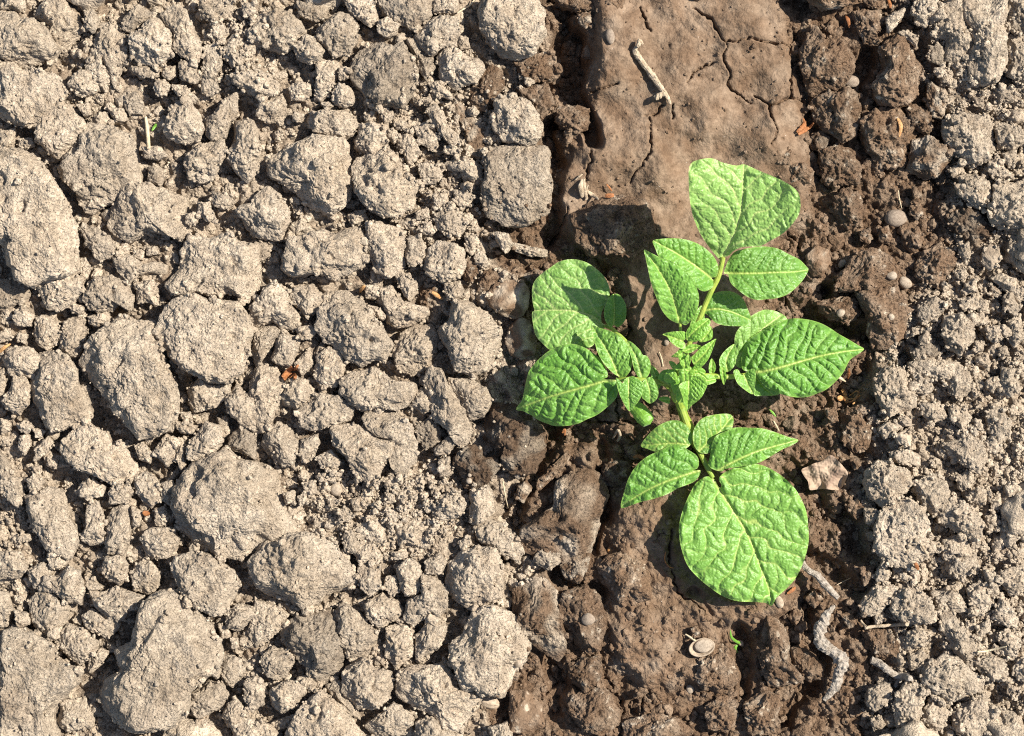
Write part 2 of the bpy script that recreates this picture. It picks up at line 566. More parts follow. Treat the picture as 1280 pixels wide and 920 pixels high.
# little pits and nubs on the crust
rel += crust * (NZ(P2 + 207, 75).reshape(RX.shape) * 3.4 + NZ(P2 + 247, 30).reshape(RX.shape) * 1.1)
pit = smooth01(NZ(P2 + 77, 13).reshape(RX.shape) + 0.7 * NZ(P2 + 97, 5).reshape(RX.shape), 2.5, 3.6)
rel -= pit * 3.0 * np.clip(crust * 1.2, 0, 1)
nub = smooth01(NZ(P2 + 177, 9).reshape(RX.shape) + 0.7 * NZ(P2 + 197, 4).reshape(RX.shape), 2.4, 3.4)
rel += nub * 2.2 * np.clip(crust * 1.2, 0, 1)
fade = np.minimum(np.minimum(smooth01(RX, -298, -200), 1 - smooth01(RX, 1480, 1578)), np.minimum(smooth01(RY, -298, -200), 1 - smooth01(RY, 1120, 1218)))
H = H + rel
for ln in CRACKS:
    L = catmull(ln, False, 4)
    x0, x1 = int(L[:, 0].min() - 12), int(L[:, 0].max() + 12)
    y0, y1 = int(L[:, 1].min() - 12), int(L[:, 1].max() + 12)
    sx, sy = slice(max(x0 - OX, 0), min(x1 - OX, RW)), slice(max(y0 - OY, 0), min(y1 - OY, RH))
    Q = np.stack([RX[sy, sx].ravel(), RY[sy, sx].ravel()], 1).astype(float)
    Qn = xyz(Q[:, 0], Q[:, 1], 1.0)
    Qw = Q + np.stack([NZ(Qn, 9), NZ(Qn + 99, 9)], 1) * 0.9
    d, arc, sdv, _ = dist_poly(Qw, L)
    tot = np.hypot(*np.diff(L, axis=0).T).sum()
    ta = np.minimum(1.0, np.minimum(arc + 4, tot - arc + 4) / (0.3 * tot + 4))
    wd = 0.45 + 0.6 * ta
    cut = (1 - smooth01(d, wd * 0.55, wd * 1.25)) * 11
    lip = np.exp(-((d - 4) / 4.0) ** 2) * 0.9 + sdv * np.exp(-(d / 9.0) ** 2) * 0.7
    H[sy, sx] += (lip - cut).reshape(RX[sy, sx].shape)


H = H * fade - 6.0 * (1 - fade)


def ras(A, px, py):
    ix = np.clip(np.round(np.asarray(px) - OX).astype(int), 0, RW - 1)
    iy = np.clip(np.round(np.asarray(py) - OY).astype(int), 0, RH - 1)
    return A[iy, ix]


def ras_lin(A, px, py):
    fx = np.clip(np.asarray(px) - OX, 0, RW - 1.001)
    fy = np.clip(np.asarray(py) - OY, 0, RH - 1.001)
    ix, iy = fx.astype(int), fy.astype(int)
    fx, fy = fx - ix, fy - iy
    return (A[iy, ix] * (1 - fx) + A[iy, ix + 1] * fx) * (1 - fy) + (A[iy + 1, ix] * (1 - fx) + A[iy + 1, ix + 1] * fx) * fy


def build_ground():
    st = 1.3
    xs = np.concatenate([[-5000, -2000, -1000, -500], np.arange(-298, -30, 3.5), np.arange(-30, 1310, st), np.arange(1310, 1578, 3.5), [1800, 2300, 3300, 6300]])
    ys = np.concatenate([[-4500, -2000, -900, -480], np.arange(-298, -30, 3.5), np.arange(-30, 950, st), np.arange(950, 1218, 3.5), [1420, 1900, 3000, 5500]])
    X, Y = np.meshgrid(xs, ys)
    Z = ras_lin(H, X, Y)
    far = (X < -299) | (X > 1579) | (Y < -299) | (Y > 1219)
    Z = np.where(far, -6.0, Z)
    V = np.stack([(X - 640) * S, -(Y - 460) * S, Z * S], -1).reshape(-1, 3)
    n, m = X.shape
    i = np.arange(n * m).reshape(n, m)
    q = np.stack([i[:-1, :-1], i[1:, :-1], i[1:, 1:], i[:-1, 1:]], -1).reshape(-1, 4)
    damp = np.where(far, 0.0, ras_lin(DAMP * fade, X, Y)).ravel()
    cr = np.where(far, 0.0, ras_lin(crust, X, Y)).ravel()
    nz = NZ(xyz(X, Y, 40), 30)
    dry = np.clip((1 - damp) * 0.62 + 0.10 * nz * (1 - cr) + cr * (0.08 + 0.05 * nz) + 0.03, 0, 1)
    dry = np.where(far.ravel(), 0.9, dry)
    me = mesh_np("soil_ground", V, q, SOIL, {"dry": dry, "tint": 1.0, "rough": np.clip(1.0 - 0.6 * cr, 0, 1)})
    return link("soil_ground", me, kind="structure", label="bare field soil, damp brown strip between dry clods", category="ground")


build_ground()

# ------------------------------------------------------------------ the clods: outlines traced from the photograph
CLODS = """
@0,0
d|-60,60 0,45 60,55 110,90 180,100 235,140 280,215 300,240 260,290 200,310 150,335 100,330 60,300 0,290 -60,280|the white-flecked boulder|big pale boulder with white chalky patch, in the top corner above the long boulder
d-|235,0 330,0 390,60 415,150 390,190 300,250 270,210 240,140 165,75 190,40
d-|0,-20 110,-20 130,40 100,60 0,45
d-f|-40,320 60,300 110,350 230,360 300,390 330,470 290,520 230,580 190,640 140,630 70,620 10,590 -40,560|the broad crusty lump|broad pale lump under the white-flecked boulder with a dark hole below
df|300,500 355,520 390,580 425,610 430,650 370,720 300,810 260,770 190,700 185,640 230,575|the wedge clod|pale wedge shaped clod standing over the dark hole by the broad crusty lump
d|440,610 540,620 610,650 660,700 700,760 710,830 700,920 640,980 560,1000 450,1000 370,960 300,840 370,740 410,680|the craggy boulder|big craggy pale boulder with bright flake on top, beside the long boulder's tip
d+|760,75 800,70 840,150 860,200 855,270 820,320 770,330 690,310 650,270 645,200 690,150 720,110|the round knob|round pale knob with flat bright top throwing shade on a sloping clod
d-|490,110 560,120 645,185 640,290 600,370 580,450 540,370 480,240 470,160
d|620,90 690,20 740,50 770,75 700,120 660,165 610,145
d|800,75 880,30 930,50 960,120 1010,240 1000,320 950,310 870,250 840,150
d|1000,0 1160,0 1170,50 1130,90 1070,115 1010,90 1000,50
d|350,400 400,350 460,360 490,410 490,450 430,490 380,475 340,425
d+|880,510 950,500 990,560 1020,640 1000,690 930,720 850,700 820,660 840,580|the straw-side clod|rounded pale clod overhanging a black hole beside the upright straw with the green bud
d|1000,720 1120,700 1130,780 1090,830 1060,900 1000,915 950,890 915,820 930,770
d|1190,460 1185,560 1150,620 1130,690 1060,705 1030,680 1030,590 1090,540 1130,490
d|1170,590 1270,600 1300,700 1290,850 1240,920 1180,870 1140,790 1170,690 1160,620|the upright slab|upright pale slab with a broken top touching the grey-shaded boulder's side
d|1020,230 1090,225 1110,270 1110,330 1070,380 1110,440 1060,480 1010,470 1000,400 1020,330
d|1060,130 1120,120 1140,170 1100,220 1050,190
d|1160,170 1200,190 1180,260 1230,280 1220,340 1160,340 1120,290 1115,230
d|640,340 720,320 790,350 790,385 700,390 650,360
d|780,400 830,395 850,430 830,480 790,480 765,440
d|820,330 880,330 885,380 840,400 805,375
d|900,310 960,310 1000,390 980,420 910,400 895,340
d|850,420 920,430 990,490 970,520 890,480
d-|625,480 680,460 720,520 710,570 650,570 620,530
d-|0,650 80,640 70,700 60,760 0,780
d-|90,690 160,690 175,730 130,750 90,730
d|420,60 470,50 500,110 470,170 420,130
d|710,730 800,735 840,780 790,800 720,790
d|740,840 790,820 830,880 800,930 740,910
d|380,520 440,510 460,570 420,580
d-|460,180 520,260 560,400 540,480 470,440 430,330
d-|540,540 620,540 640,600 570,620
d-|460,570 530,560 560,620 480,630
d|1210,20 1270,10 1290,70 1220,90
@@
d|290,92 310,86 335,92 351,105 347,118 325,123 310,116 291,106
d+f|0,192 20,188 40,195 60,220 75,240 88,270 95,300 96,340 80,345 62,345 40,355 25,348 10,330 5,310 -20,290 -30,230|the long boulder|largest long smooth-sided pale boulder, cut off by the frame edge near a round nodule
@320,0
d|-40,170 0,80 60,60 110,60 170,60 220,110 250,165 190,230 130,265 60,250 0,230
d|190,230 240,180 300,180 340,250 320,300 260,320 200,290
d|300,140 350,100 420,60 490,80 510,130 500,210 460,280 390,290 340,230 310,190|the top knuckle|pale knuckle shaped clod just above the notched boulder, its upper half in shade
d|430,-20 580,-20 600,60 610,100 570,140 520,100 470,60
g-|600,-20 890,-20 890,60 860,100 780,150 690,120 640,70
d|890,0 1010,-20 1010,60 960,80 890,60
d|610,105 660,85 715,120 700,170 650,190 610,160
g+|580,215 630,215 690,240 720,210 760,240 790,330 800,400 760,500 740,550 680,530 610,540 560,500 510,450 470,400 480,320 520,250|the notched boulder|big grey rounded boulder with a notch across its top, among the upper clods
d|850,110 920,75 1000,90 1020,170 1000,230 930,240 880,280 820,240 795,180|the twin clod|squat pale clod, upper of the joined pair between the notched boulder and dark gap
d+|940,240 990,230 1060,280 1110,290 1140,340 1110,420 1050,420 990,450 930,400 900,290
d+|1120,60 1140,-10 1200,-30 1380,-30 1440,40 1450,180 1400,260 1290,300 1210,280 1160,210 1120,150|the cracked white boulder|big whitish boulder with cracked face perched above the dark ditch, at the top edge
b|1130,370 1180,320 1230,360 1240,430 1190,540 1120,560 1060,520 1070,450
d+|1188,500 1200,490 1280,480 1370,510 1425,620 1420,690 1390,724 1320,720 1240,700 1184,640|the ditch-edge clod|pale blocky clod alone on the edge of the dark ditch, beside two brown lumps
d|300,300 370,290 415,310 410,390 370,470 320,515 295,490 300,400
d|410,420 470,430 495,490 480,530 420,540 380,500
d|160,440 210,410 270,420 280,470 230,505 180,500
d|270,560 330,560 440,545 495,580 510,620 480,680 420,700 340,680 260,640 250,600
d+|200,720 290,670 370,680 440,700 475,740 480,850 490,900 460,1000 380,1080 290,1060 200,960 70,880 60,800 130,760|the grey-shaded boulder|big rough boulder with a grey shaded lower face, hanging over a black gap
d|510,620 620,620 660,720 640,760 560,780 490,740
d|700,690 770,655 800,710 820,760 800,800 760,830 740,770 700,730
d|690,620 730,595 765,620 750,655 700,650
d|790,640 860,610 915,680 910,730 870,750 820,710
d+|850,550 900,520 940,560 960,630 1010,670 1020,710 970,725 930,680 880,610
d|810,830 860,810 920,830 930,890 890,920 820,920
d|940,810 1040,785 1130,820 1150,870 1130,920 1050,930 1010,860 950,850
h-|1000,500 1060,550 1110,600 1150,650 1150,730 1100,780 1060,740 1040,640 990,560
g-|200,0 260,20 300,0 360,40 350,90 300,110 220,80
d|540,570 580,560 600,600 570,615 545,610
d|620,560 680,550 690,590 640,620
d|415,340 450,330 465,380 440,405 412,390
d|860,420 910,405 980,470 980,500 890,470
d|940,730 1020,730 1020,780 950,770
d|830,490 870,480 885,510 850,530
d|190,560 240,570 230,620 180,600
d|320,515 370,505 390,530 350,555
g-|750,200 800,190 880,290 900,340 850,400 800,330
d|640,640 700,650 720,690 690,720 650,690
d|1000,170 1060,190 1070,240 1020,250
d-|80,480 130,470 160,560 140,600 60,620 0,580 20,510
@@
g-f|608,190 620,184 650,180 685,185 688,230 685,265 660,280 630,282 610,270 602,240 607,215|the flat grey plate|flat grey-brown plate of soil between the clods and the smooth crust
d+|443,195 475,185 492,190 500,205 510,222 522,228 522,240 517,260 500,270 475,271 455,258 445,240 440,215|the shoulder clod|big pale clod with a narrow shoulder on top, next to the grey-shaded boulder
@0,230
d+|230,455 330,445 410,470 400,540 360,600 300,635 240,620 200,560 160,500|the round nodule|round crumbly nodule stuck on the lower end of the long boulder
d|600,-40 780,10 850,40 920,70 930,150 945,250 920,300 850,250 740,230 690,270 640,290 580,260 550,200 570,140 560,60|the hollow-edged clod|big crumbly clod with a hollow under its lower edge, below the craggy boulder
d|380,0 500,-20 590,10 590,100 530,95 470,150 430,140 395,90
d+|400,215 480,215 540,260 575,310 550,370 510,385 470,360 430,290|the tilted egg clod|small tilted egg shaped clod standing in the gap beside the long boulder
d|430,530 480,470 560,460 620,490 640,520 670,560 665,620 640,635 590,600 560,640 500,650 440,620 415,570
d|670,490 770,480 790,530 795,610 740,590 690,600
d-|560,360 640,350 720,400 830,400 840,460 760,450 690,460 650,500 590,440
d-f|950,260 1050,280 1110,250 1180,280 1280,310 1300,420 1290,520 1240,600 1150,540 1070,560 990,540 890,560 830,500 900,430 920,340|the granular boulder|broad granular boulder directly above the slab with the diagonal crack
d|170,690 210,655 270,670 300,720 290,790 240,830 190,800 165,750
d|340,670 400,665 440,740 420,800 400,860 340,860 285,830 290,780
d|70,640 110,610 170,660 150,710 90,710 65,680
d|30,820 140,810 200,860 215,920 170,980 30,960 10,880
d|930,150 980,140 990,190 950,215 925,190
d|990,90 1050,95 1080,180 1040,190 990,150
d|1050,30 1160,60 1180,90 1120,130 1060,100
d|1250,100 1280,50 1340,10 1390,60 1445,140 1440,195 1405,280 1280,270 1210,200 1190,130
d-|380,370 430,370 455,420 430,500 400,430
d|90,740 130,750 130,800 85,790
d-|350,590 420,610 430,660 360,650
d|440,660 540,640 560,690 490,715 440,700
g-|-20,480 140,480 150,560 60,620 -20,640
d-|670,330 720,330 715,380 660,370
d-|730,310 790,310 790,350 735,360
d-|590,310 650,320 640,350 580,340
d-|0,620 50,600 70,670 20,690
d-|-10,740 50,720 60,780 0,790
@@
d+f|218,375 245,368 262,378 300,378 313,403 316,420 308,445 302,465 285,478 262,478 235,462 212,445 200,425 197,412 207,385|the cracked slab|big flat slab with a diagonal crack across it, below the granular boulder
d+f|100,455 112,425 125,412 150,395 165,400 190,405 197,430 205,455 215,470 222,495 220,515 210,535 190,545 173,549 155,525 135,500 118,480|the leaning slab|large leaning slab with a straight lower edge and bright upper spot
@320,230
d+|180,270 300,250 400,235 500,215 530,240 545,330 540,410 470,450 430,460 390,480 330,440 260,450 190,465 130,420 150,330|the brick-like clod|wide brick-like clod with a shaded end, lying under the grey-shaded boulder
d+|560,200 620,190 720,230 750,280 750,400 720,440 660,460 590,440 570,370 545,280
d|760,260 820,255 855,330 840,370 790,415 755,400 745,330
d|890,160 960,110 1010,120 1050,210 1030,250 960,250 900,220
d+|880,310 910,285 1000,300 1040,320 1050,400 1020,470 930,490 870,460 830,420 840,370|the five-sided clod|pale five-sided clod with a single dimple, above the golden husk flake
d|940,490 1020,485 1045,560 1000,580 950,580
d|690,450 740,440 800,490 810,540 770,590 730,540
d|620,520 690,510 700,560 780,600 860,620 860,650 800,700 720,720 650,700 600,580
d+|370,580 400,520 470,540 520,580 550,630 610,700 650,760 680,800 650,880 590,890 520,910 460,880 410,830 340,780 300,720 310,640|the sloping clod|large sloping clod running down diagonally below two small orange husks
d|190,520 280,505 330,540 350,590 300,640 250,665 200,620 160,570
d|0,590 40,520 90,500 160,530 170,600 220,660 200,730 130,720 80,690 0,720 -40,660
d+|960,690 1000,580 1080,590 1170,640 1200,700 1230,730 1210,830 1180,920 1080,960 1000,930 960,830 920,760 920,710|the cube-like boulder|big pale cube-like boulder with lumpy face, facing the round leaflet
d|720,740 790,710 880,690 910,740 910,850 860,920 780,960 700,920 680,850
d|90,780 130,740 220,770 200,850 170,910 110,900 75,870
d|200,720 280,700 300,750 260,780 210,770
d|540,510 600,500 630,540 590,580 550,570
d|550,600 620,620 650,660 640,690 570,640
d-|150,220 230,160 260,200 300,240 180,265
d|1040,260 1100,250 1120,310 1080,360 1050,330
d|1090,350 1130,335 1175,400 1130,425 1095,400
b|1030,370 1090,370 1110,440 1080,500 1030,460
b|1120,440 1200,420 1220,480 1160,550 1110,530
b-|820,510 890,490 920,560 890,640 820,600
d|1190,240 1260,250 1290,310 1250,350 1210,300
hs+|1150,560 1200,500 1260,480 1330,490 1370,540 1360,620 1310,670 1240,660 1170,610|the smooth stone clod|smooth rounded grey-brown clod with a pale rim, near the round leaflet's edge
d|980,30 1060,30 1090,70 1040,130 990,90
d|880,60 950,50 970,100 900,120
d|800,130 860,120 870,170 800,180
d|0,720 90,700 120,740 60,840 0,920 -30,850
d-|450,150 540,130 560,180 480,210
d|840,190 870,190 900,230 880,260 830,250
d-|700,180 780,170 790,230 720,220
d-|190,900 270,810 290,900 230,960
b-|1040,130 1120,90 1150,150 1110,180
g-|-10,290 60,290 70,360 0,400
@@
hs|636,410 650,397 662,402 671,425 668,442 655,449 640,443 632,428|the dim stone|dim grey-brown rounded clod in shade between the round leaflet and the pointed leaflet
d|395,445 410,434 425,440 432,455 427,470 420,484 400,483 392,470
@0,460
df|170,-80 250,-90 340,-60 385,20 390,80 430,140 460,220 440,260 380,270 310,310 240,290 190,230 155,170 150,40|the dusky slab|dusky slab with a rounded foot, tucked beside the leaning slab
d+|310,360 400,290 450,285 540,330 560,390 620,370 650,440 690,490 690,530 640,560 550,575 490,540 440,530 370,490 310,420|the dented clod|wide pale clod with a dented lower edge, under the dusky slab
d|660,540 730,520 790,570 800,650 760,705 710,680 680,620
d|800,580 860,560 880,600 850,690 810,660
d|770,700 830,690 850,740 830,790 780,790
d|720,830 760,800 850,800 895,850 880,900 840,950 730,950 710,890
d|550,710 640,670 660,740 650,850 620,960 540,920 520,800
d|400,570 470,555 530,590 510,640 440,660 390,620
d|560,590 640,575 670,620 640,670 550,680 545,630
d|430,690 490,665 510,720 520,820 520,880 450,890 390,850 430,790
d|130,640 240,600 310,610 340,680 350,760 380,800 400,860 350,950 270,930 180,820 150,760|the smooth-shouldered clod|big pale clod with one smooth bright shoulder, near a small round pebble-like crumb
d+|130,560 170,530 215,570 200,610 150,620|the ball crumb|small ball shaped crumb resting above the smooth-shouldered clod
d|-10,420 30,450 60,530 120,580 120,650 80,700 30,640 -20,600
d|70,30 120,40 150,90 140,180 90,240 30,210 15,170 50,100
d|80,280 130,265 170,300 130,330 90,310
d|90,340 150,330 150,390 120,440 95,400
d|180,400 240,340 270,370 230,430 170,470
d|170,300 220,310 210,350 175,345
d|0,250 50,270 55,310 10,330
d|670,390 710,370 760,420 750,480 700,460
d|780,400 830,330 880,380 870,460 830,500 780,450
d|890,350 930,350 930,500 900,510 880,420
d|700,320 740,270 780,340 740,375
d+|930,400 980,330 1030,270 1090,290 1110,370 1060,440 990,470 940,450
d|940,100 1000,50 1100,80 1150,70 1150,130 1080,200 970,220 940,180
d|870,260 940,280 990,290 960,330 900,330
d-|1080,250 1140,250 1150,330 1100,350
g-|1130,350 1200,300 1280,320 1280,460 1200,420 1120,400
d|740,190 860,180 880,250 860,320 780,310 750,250
d|900,220 950,220 955,270 910,270
d|650,680 710,720 700,790 660,790
d|0,0 30,60 20,130 -20,150
d-|240,440 290,460 280,510 230,490
d-|0,340 60,340 60,390 10,400
d-|80,840 150,820 160,860 100,880
d-|160,490 210,490 200,540 165,540
@@
d|281,500 295,478 310,492 320,505 325,525 318,538 300,530 285,515
d|322,455 345,462 355,480 348,500 343,520 332,538 318,542 308,520 312,480|the hooked clod|pale upright clod with a hooked top, touching the rust-brown husk
d+|222,610 232,590 250,578 270,568 285,562 300,575 320,580 345,590 352,620 360,635 372,650 370,670 350,680 330,690 300,695 270,690 240,680 225,660 217,640|the great dome|the great domed boulder with sparkling top, largest clod of the middle rows
@320,460
d+|430,60 500,20 590,0 640,30 690,70 790,70 800,100 760,190 700,220 620,190 540,210 480,180 415,130|the bright-backed clod|wide pale clod with a bright white back and one grey pit
d|770,120 830,95 890,160 880,210 830,230 765,190
d+|860,0 930,0 950,60 1010,140 1050,220 1080,310 1060,380 1010,395 960,320 880,240 870,160 840,90|the tongue clod|long tongue shaped clod hanging down, its lower half in grey shade
d|960,50 1080,60 1160,110 1180,160 1140,250 1070,270 1040,200 980,110
d|130,130 190,60 260,60 300,130 270,160 210,220 130,190
d|210,220 270,150 330,130 440,150 490,200 470,260 380,290 280,310 220,300|the loaf clod|smooth loaf shaped clod beside the arch of a curved clod
d+|370,300 420,280 500,290 560,310 620,360 670,370 680,430 640,480 600,570 560,570 500,540 450,440 390,390|the pitted wedge|wedge shaped clod with dark pits, pointing down at the white pebble
d|530,250 580,205 690,210 740,260 780,310 810,370 800,440 740,550 690,530 660,480 690,430 660,360 600,340 550,300|the arched clod|arched clod curving round a dark brown spot, beside the pitted wedge
d|60,300 120,265 190,310 215,370 190,490 140,490 60,430 20,380
d|230,360 310,330 320,380 280,460 230,470 215,410
d|300,450 370,405 430,470 390,520 330,500
d|290,540 350,520 400,540 390,580 310,570
g-|800,290 870,250 930,310 920,370 850,410 810,360
g-|890,400 970,335 1000,380 960,430 900,440
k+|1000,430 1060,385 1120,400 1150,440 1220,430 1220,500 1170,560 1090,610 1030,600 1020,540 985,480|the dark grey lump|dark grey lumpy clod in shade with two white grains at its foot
d|900,670 940,630 1010,620 1050,680 1030,730 980,760 920,770 890,700
d|1070,620 1160,590 1190,640 1190,720 1150,770 1080,780 1060,700
d+|430,830 480,810 520,880 500,930 440,920
d|640,550 690,535 725,580 690,610 645,600
d|640,620 690,620 700,670 660,680
d|700,620 760,600 780,660 740,690 700,660
d|350,650 400,650 410,690 370,700
d|410,710 450,695 490,740 460,770 415,760
d|470,660 520,640 530,710 490,720
d|650,720 690,705 720,740 690,780 655,760
d|530,600 570,590 590,640 540,650
d|130,630 190,610 200,660 150,685
d|205,640 250,625 265,670 220,695
d|230,570 290,560 310,620 260,650
g-|780,580 820,570 830,620 790,640
g-|830,540 880,535 890,575 840,580
g-|870,600 920,590 920,640 875,640
g-|940,580 980,580 985,630 940,630
g-|910,460 970,440 980,540 920,560
d|1010,870 1060,840 1080,880 1030,920
d|880,770 920,775 915,820 885,815
d-|480,800 600,740 680,790 640,880 540,880
d-|680,810 800,740 880,800 820,900 710,890
d|690,770 730,765 730,800 700,805
@@
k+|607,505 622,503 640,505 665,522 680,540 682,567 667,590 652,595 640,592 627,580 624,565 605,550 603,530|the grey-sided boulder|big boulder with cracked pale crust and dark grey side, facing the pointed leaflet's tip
d|592,660 610,648 630,655 645,670 655,690 645,700 620,690 600,678
d+|312,700 330,680 360,665 390,668 415,678 435,700 445,725 438,735 420,742 395,755 370,757 345,750 325,735 315,718|the crumbly mound|big crumbly mound shaped boulder with rough edge, next below the great dome
@0,690
d+f|740,230 830,200 880,205 930,260 1000,310 1050,370 1070,440 1110,490 1080,590 1000,640 950,690 940,800 870,850 760,880 680,895 600,860 540,800 490,710 520,640 600,600 560,500 650,440 690,350 710,290|the great slab|the largest flat-topped slab with a short crack at its lower corner
d+f|870,30 960,0 1080,30 1160,90 1200,160 1130,290 1070,320 970,270 890,170 860,80|the box clod|box shaped pale clod with a shaded end face, just above the great slab
df|20,400 100,385 200,430 270,480 280,530 390,590 380,660 310,740 280,830 300,900 340,980 0,1000 -60,900 -60,700 0,600 40,560 20,480|the corner boulder|huge smooth pale boulder filling the bottom corner, split by fine cracks
d|280,400 350,360 430,400 490,450 480,490 400,565 340,540 280,460
d-|410,320 460,280 540,330 610,330 590,390 530,430 480,400 430,390
d|460,220 560,180 630,190 720,220 700,290 650,290 620,340 540,340 480,280|the arm clod|knobbly pale clod reaching an arm over a black hole by the great slab
d+|250,130 330,70 400,100 420,190 400,270 340,260 270,200
d-|140,250 220,170 270,210 350,280 330,350 250,430 180,400 150,330
d|-20,0 100,0 135,80 90,140 -20,130
d|140,90 220,50 260,100 220,170 170,180 145,130
d|240,30 290,10 340,50 300,90 250,80
d|520,30 590,10 640,60 630,120 600,170 540,150 515,100
d|660,110 700,40 760,50 800,110 790,180 740,215 670,190
d|1130,300 1190,265 1250,270 1280,320 1240,370 1190,405 1130,370
d-|1090,350 1140,380 1150,430 1100,430
d|960,700 1040,650 1120,660 1140,720 1080,800 990,830 950,770
d|1130,760 1180,730 1240,800 1230,840 1140,880 1110,820
d|980,830 1030,840 1040,920 960,930
d|1150,850 1240,830 1330,880 1330,960 1160,950
d-|1110,510 1200,530 1230,600 1170,680 1110,640 1090,560
d|420,120 470,140 520,180 450,195 420,160
d-|-20,190 40,210 70,290 40,370 -20,380
d|70,290 140,310 150,360 90,380
d-|440,540 500,480 550,500 500,570 450,610
d-|320,740 430,730 470,800 470,870 340,900 280,850
d|1220,650 1280,620 1330,680 1320,760 1260,800 1220,740
d|830,880 900,860 930,900 900,950 810,930
d|1150,430 1190,430 1190,480 1155,490
@320,690
d|370,330 410,260 460,265 540,330 600,390 600,470 540,540 480,540 420,460 360,390|the ridge clod|smooth ridged clod joined to a grey hollow face, below the crumbly mound
g|120,400 200,320 300,300 370,290 430,450 450,540 410,620 330,670 250,600 200,520 150,450
d|540,260 630,200 700,230 735,290 710,350 610,380 560,330
d|20,540 80,470 140,480 190,550 160,620 100,645 40,600
d|70,690 160,640 240,660 250,710 190,780 130,810 70,770
d|200,630 260,615 310,660 290,700 240,680
d+|430,600 540,530 590,580 680,600 690,680 660,740 580,790 500,780 430,700|the pinched clod|pale pinched clod with two facets meeting at a ridge, under the ridge clod
d+|720,600 810,560 870,560 940,560 990,630 1030,680 1110,680 1130,730 1080,800 1040,850 1020,900 940,880 880,820 780,770 700,720|the saddle clod|broad saddle shaped clod whose pointed end reaches the small ribbed seed
d|650,380 740,345 780,390 800,440 780,520 700,590 650,520
d|800,420 850,350 920,325 955,360 940,440 880,510 800,540
d|830,110 890,110 960,190 960,260 930,310 850,330 790,370 740,330 760,240 830,200
d|700,80 760,30 820,60 830,130 820,200 750,220 710,150
d|510,80 570,50 620,70 620,180 570,220 520,180
d+|960,60 1030,0 1100,-20 1200,-10 1230,60 1220,220 1160,260 1070,290 980,240 940,150|the chalk-tipped clod|rounded pale clod with a chalky white tip and grey chin
d+|970,470 1040,400 1090,310 1150,270 1280,300 1350,380 1360,500 1310,590 1270,640 1230,720 1140,710 1050,680 1010,610 990,530|the white-faced boulder|big boulder with a glaring white face above the small ribbed seed
d|540,870 690,750 780,820 790,860 720,910 600,930
d|840,50 920,0 950,50 930,110 850,110
d|670,0 760,0 760,30 690,40
d+|200,790 320,690 390,740 490,850 540,920 560,1000 120,1000 160,900|the peaked clod|pale peaked clod at the bottom edge with a sharp ridge
d|800,850 880,820 960,880 1020,930 800,980
d|1160,880 1260,850 1300,960 1180,960
d|0,840 60,860 110,900 80,960 0,960
d-|80,850 190,810 190,870 110,890
d-|0,240 100,270 170,310 130,380 60,440 0,480 -40,400
d-|340,670 420,640 500,780 530,840 450,800 370,720
d|460,-40 600,-40 630,40 520,60
d-|650,120 700,120 720,200 680,220 640,180
d-|930,510 980,560 1000,620 930,600
@640,0
b|0,280 100,270 200,260 240,380 190,410 100,415 40,380|the brown underside|brown damp lump directly beneath the cracked white boulder
b|20,440 180,420 210,520 140,610 80,540
h|330,70 390,60 410,110 370,140 330,110
b-|440,0 560,-20 560,40 500,80 420,60
b-|200,-20 420,-20 430,60 330,60 250,40
b|220,540 300,520 340,505 390,550 380,640 330,670 270,640 220,600
b|1230,640 1290,620 1330,660 1320,700 1260,690
@960,0
b|170,200 240,110 280,190 370,200 430,280 420,360 390,420 300,470 200,470 165,340|the knobbly brown clod|knobbly brown damp clod at the cracked crust's edge, above a frayed rusty tuft
b|210,500 300,460 400,430 450,480 470,600 440,680 370,715 300,660 220,580
b+|560,240 640,155 690,180 740,250 775,320 760,400 750,480 690,530 600,530 530,490 520,420 570,340|the keeled brown clod|brown damp clod with a sharp keel running down it, below small grey crumbs
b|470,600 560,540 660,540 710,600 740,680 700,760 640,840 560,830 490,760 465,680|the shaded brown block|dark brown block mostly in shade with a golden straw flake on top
b|420,60 560,50 580,110 540,170 560,230 480,220 450,150
b|470,0 590,-10 600,40 500,40
d|730,-30 850,-30 850,80 790,140 740,110
d|590,90 640,50 690,30 680,80 640,130 600,170
d|640,160 700,150 750,180 745,240 700,200
d|880,20 960,-20 1000,60 1010,180 980,300 930,330 880,300 890,210 840,180 850,100
d|1190,-20 1400,-20 1400,180 1260,170 1200,120
d|1190,180 1290,170 1400,200 1400,400 1280,420 1190,380 1190,280
d|960,-30 1180,-30 1200,60 1180,200 1200,300 1150,400 1070,425 1000,370 985,200 970,60|the corner dry boulder|large dry boulder in the top corner past the brown damp clods
h|800,410 850,440 890,520 870,600 820,580 790,500
h|890,420 930,430 940,490 890,490
b|690,540 740,510 800,560 830,640 790,680 710,630
h|720,700 800,680 880,730 910,800 870,870 790,900 700,850|the pale-nosed lump|brown lump with a pale dry nose, below the shaded brown block
d|870,620 960,560 1060,570 1130,640 1150,720 1100,800 1020,830 930,770 880,700
d|1130,640 1180,610 1260,640 1290,720 1220,760 1150,720
d|830,340 870,335 895,370 870,390 840,370
b|250,760 350,720 430,760 470,830 440,920 300,930 260,850
k-|200,700 260,650 310,690 290,750 220,750
b|110,830 180,810 235,860 210,920 120,920
b-|20,700 70,700 130,770 110,840 40,850 0,780
d|1100,810 1160,790 1210,870 1160,910 1100,860
d|900,850 960,810 990,860 930,880
d|1170,770 1240,750 1250,820 1200,840
d|950,880 1040,860 1120,920 1100,980 950,970
g-|800,230 860,220 900,270 870,330 810,310
g-|1130,440 1220,440 1230,510 1150,520
g-|1020,470 1080,480 1080,540 1030,530
@640,230
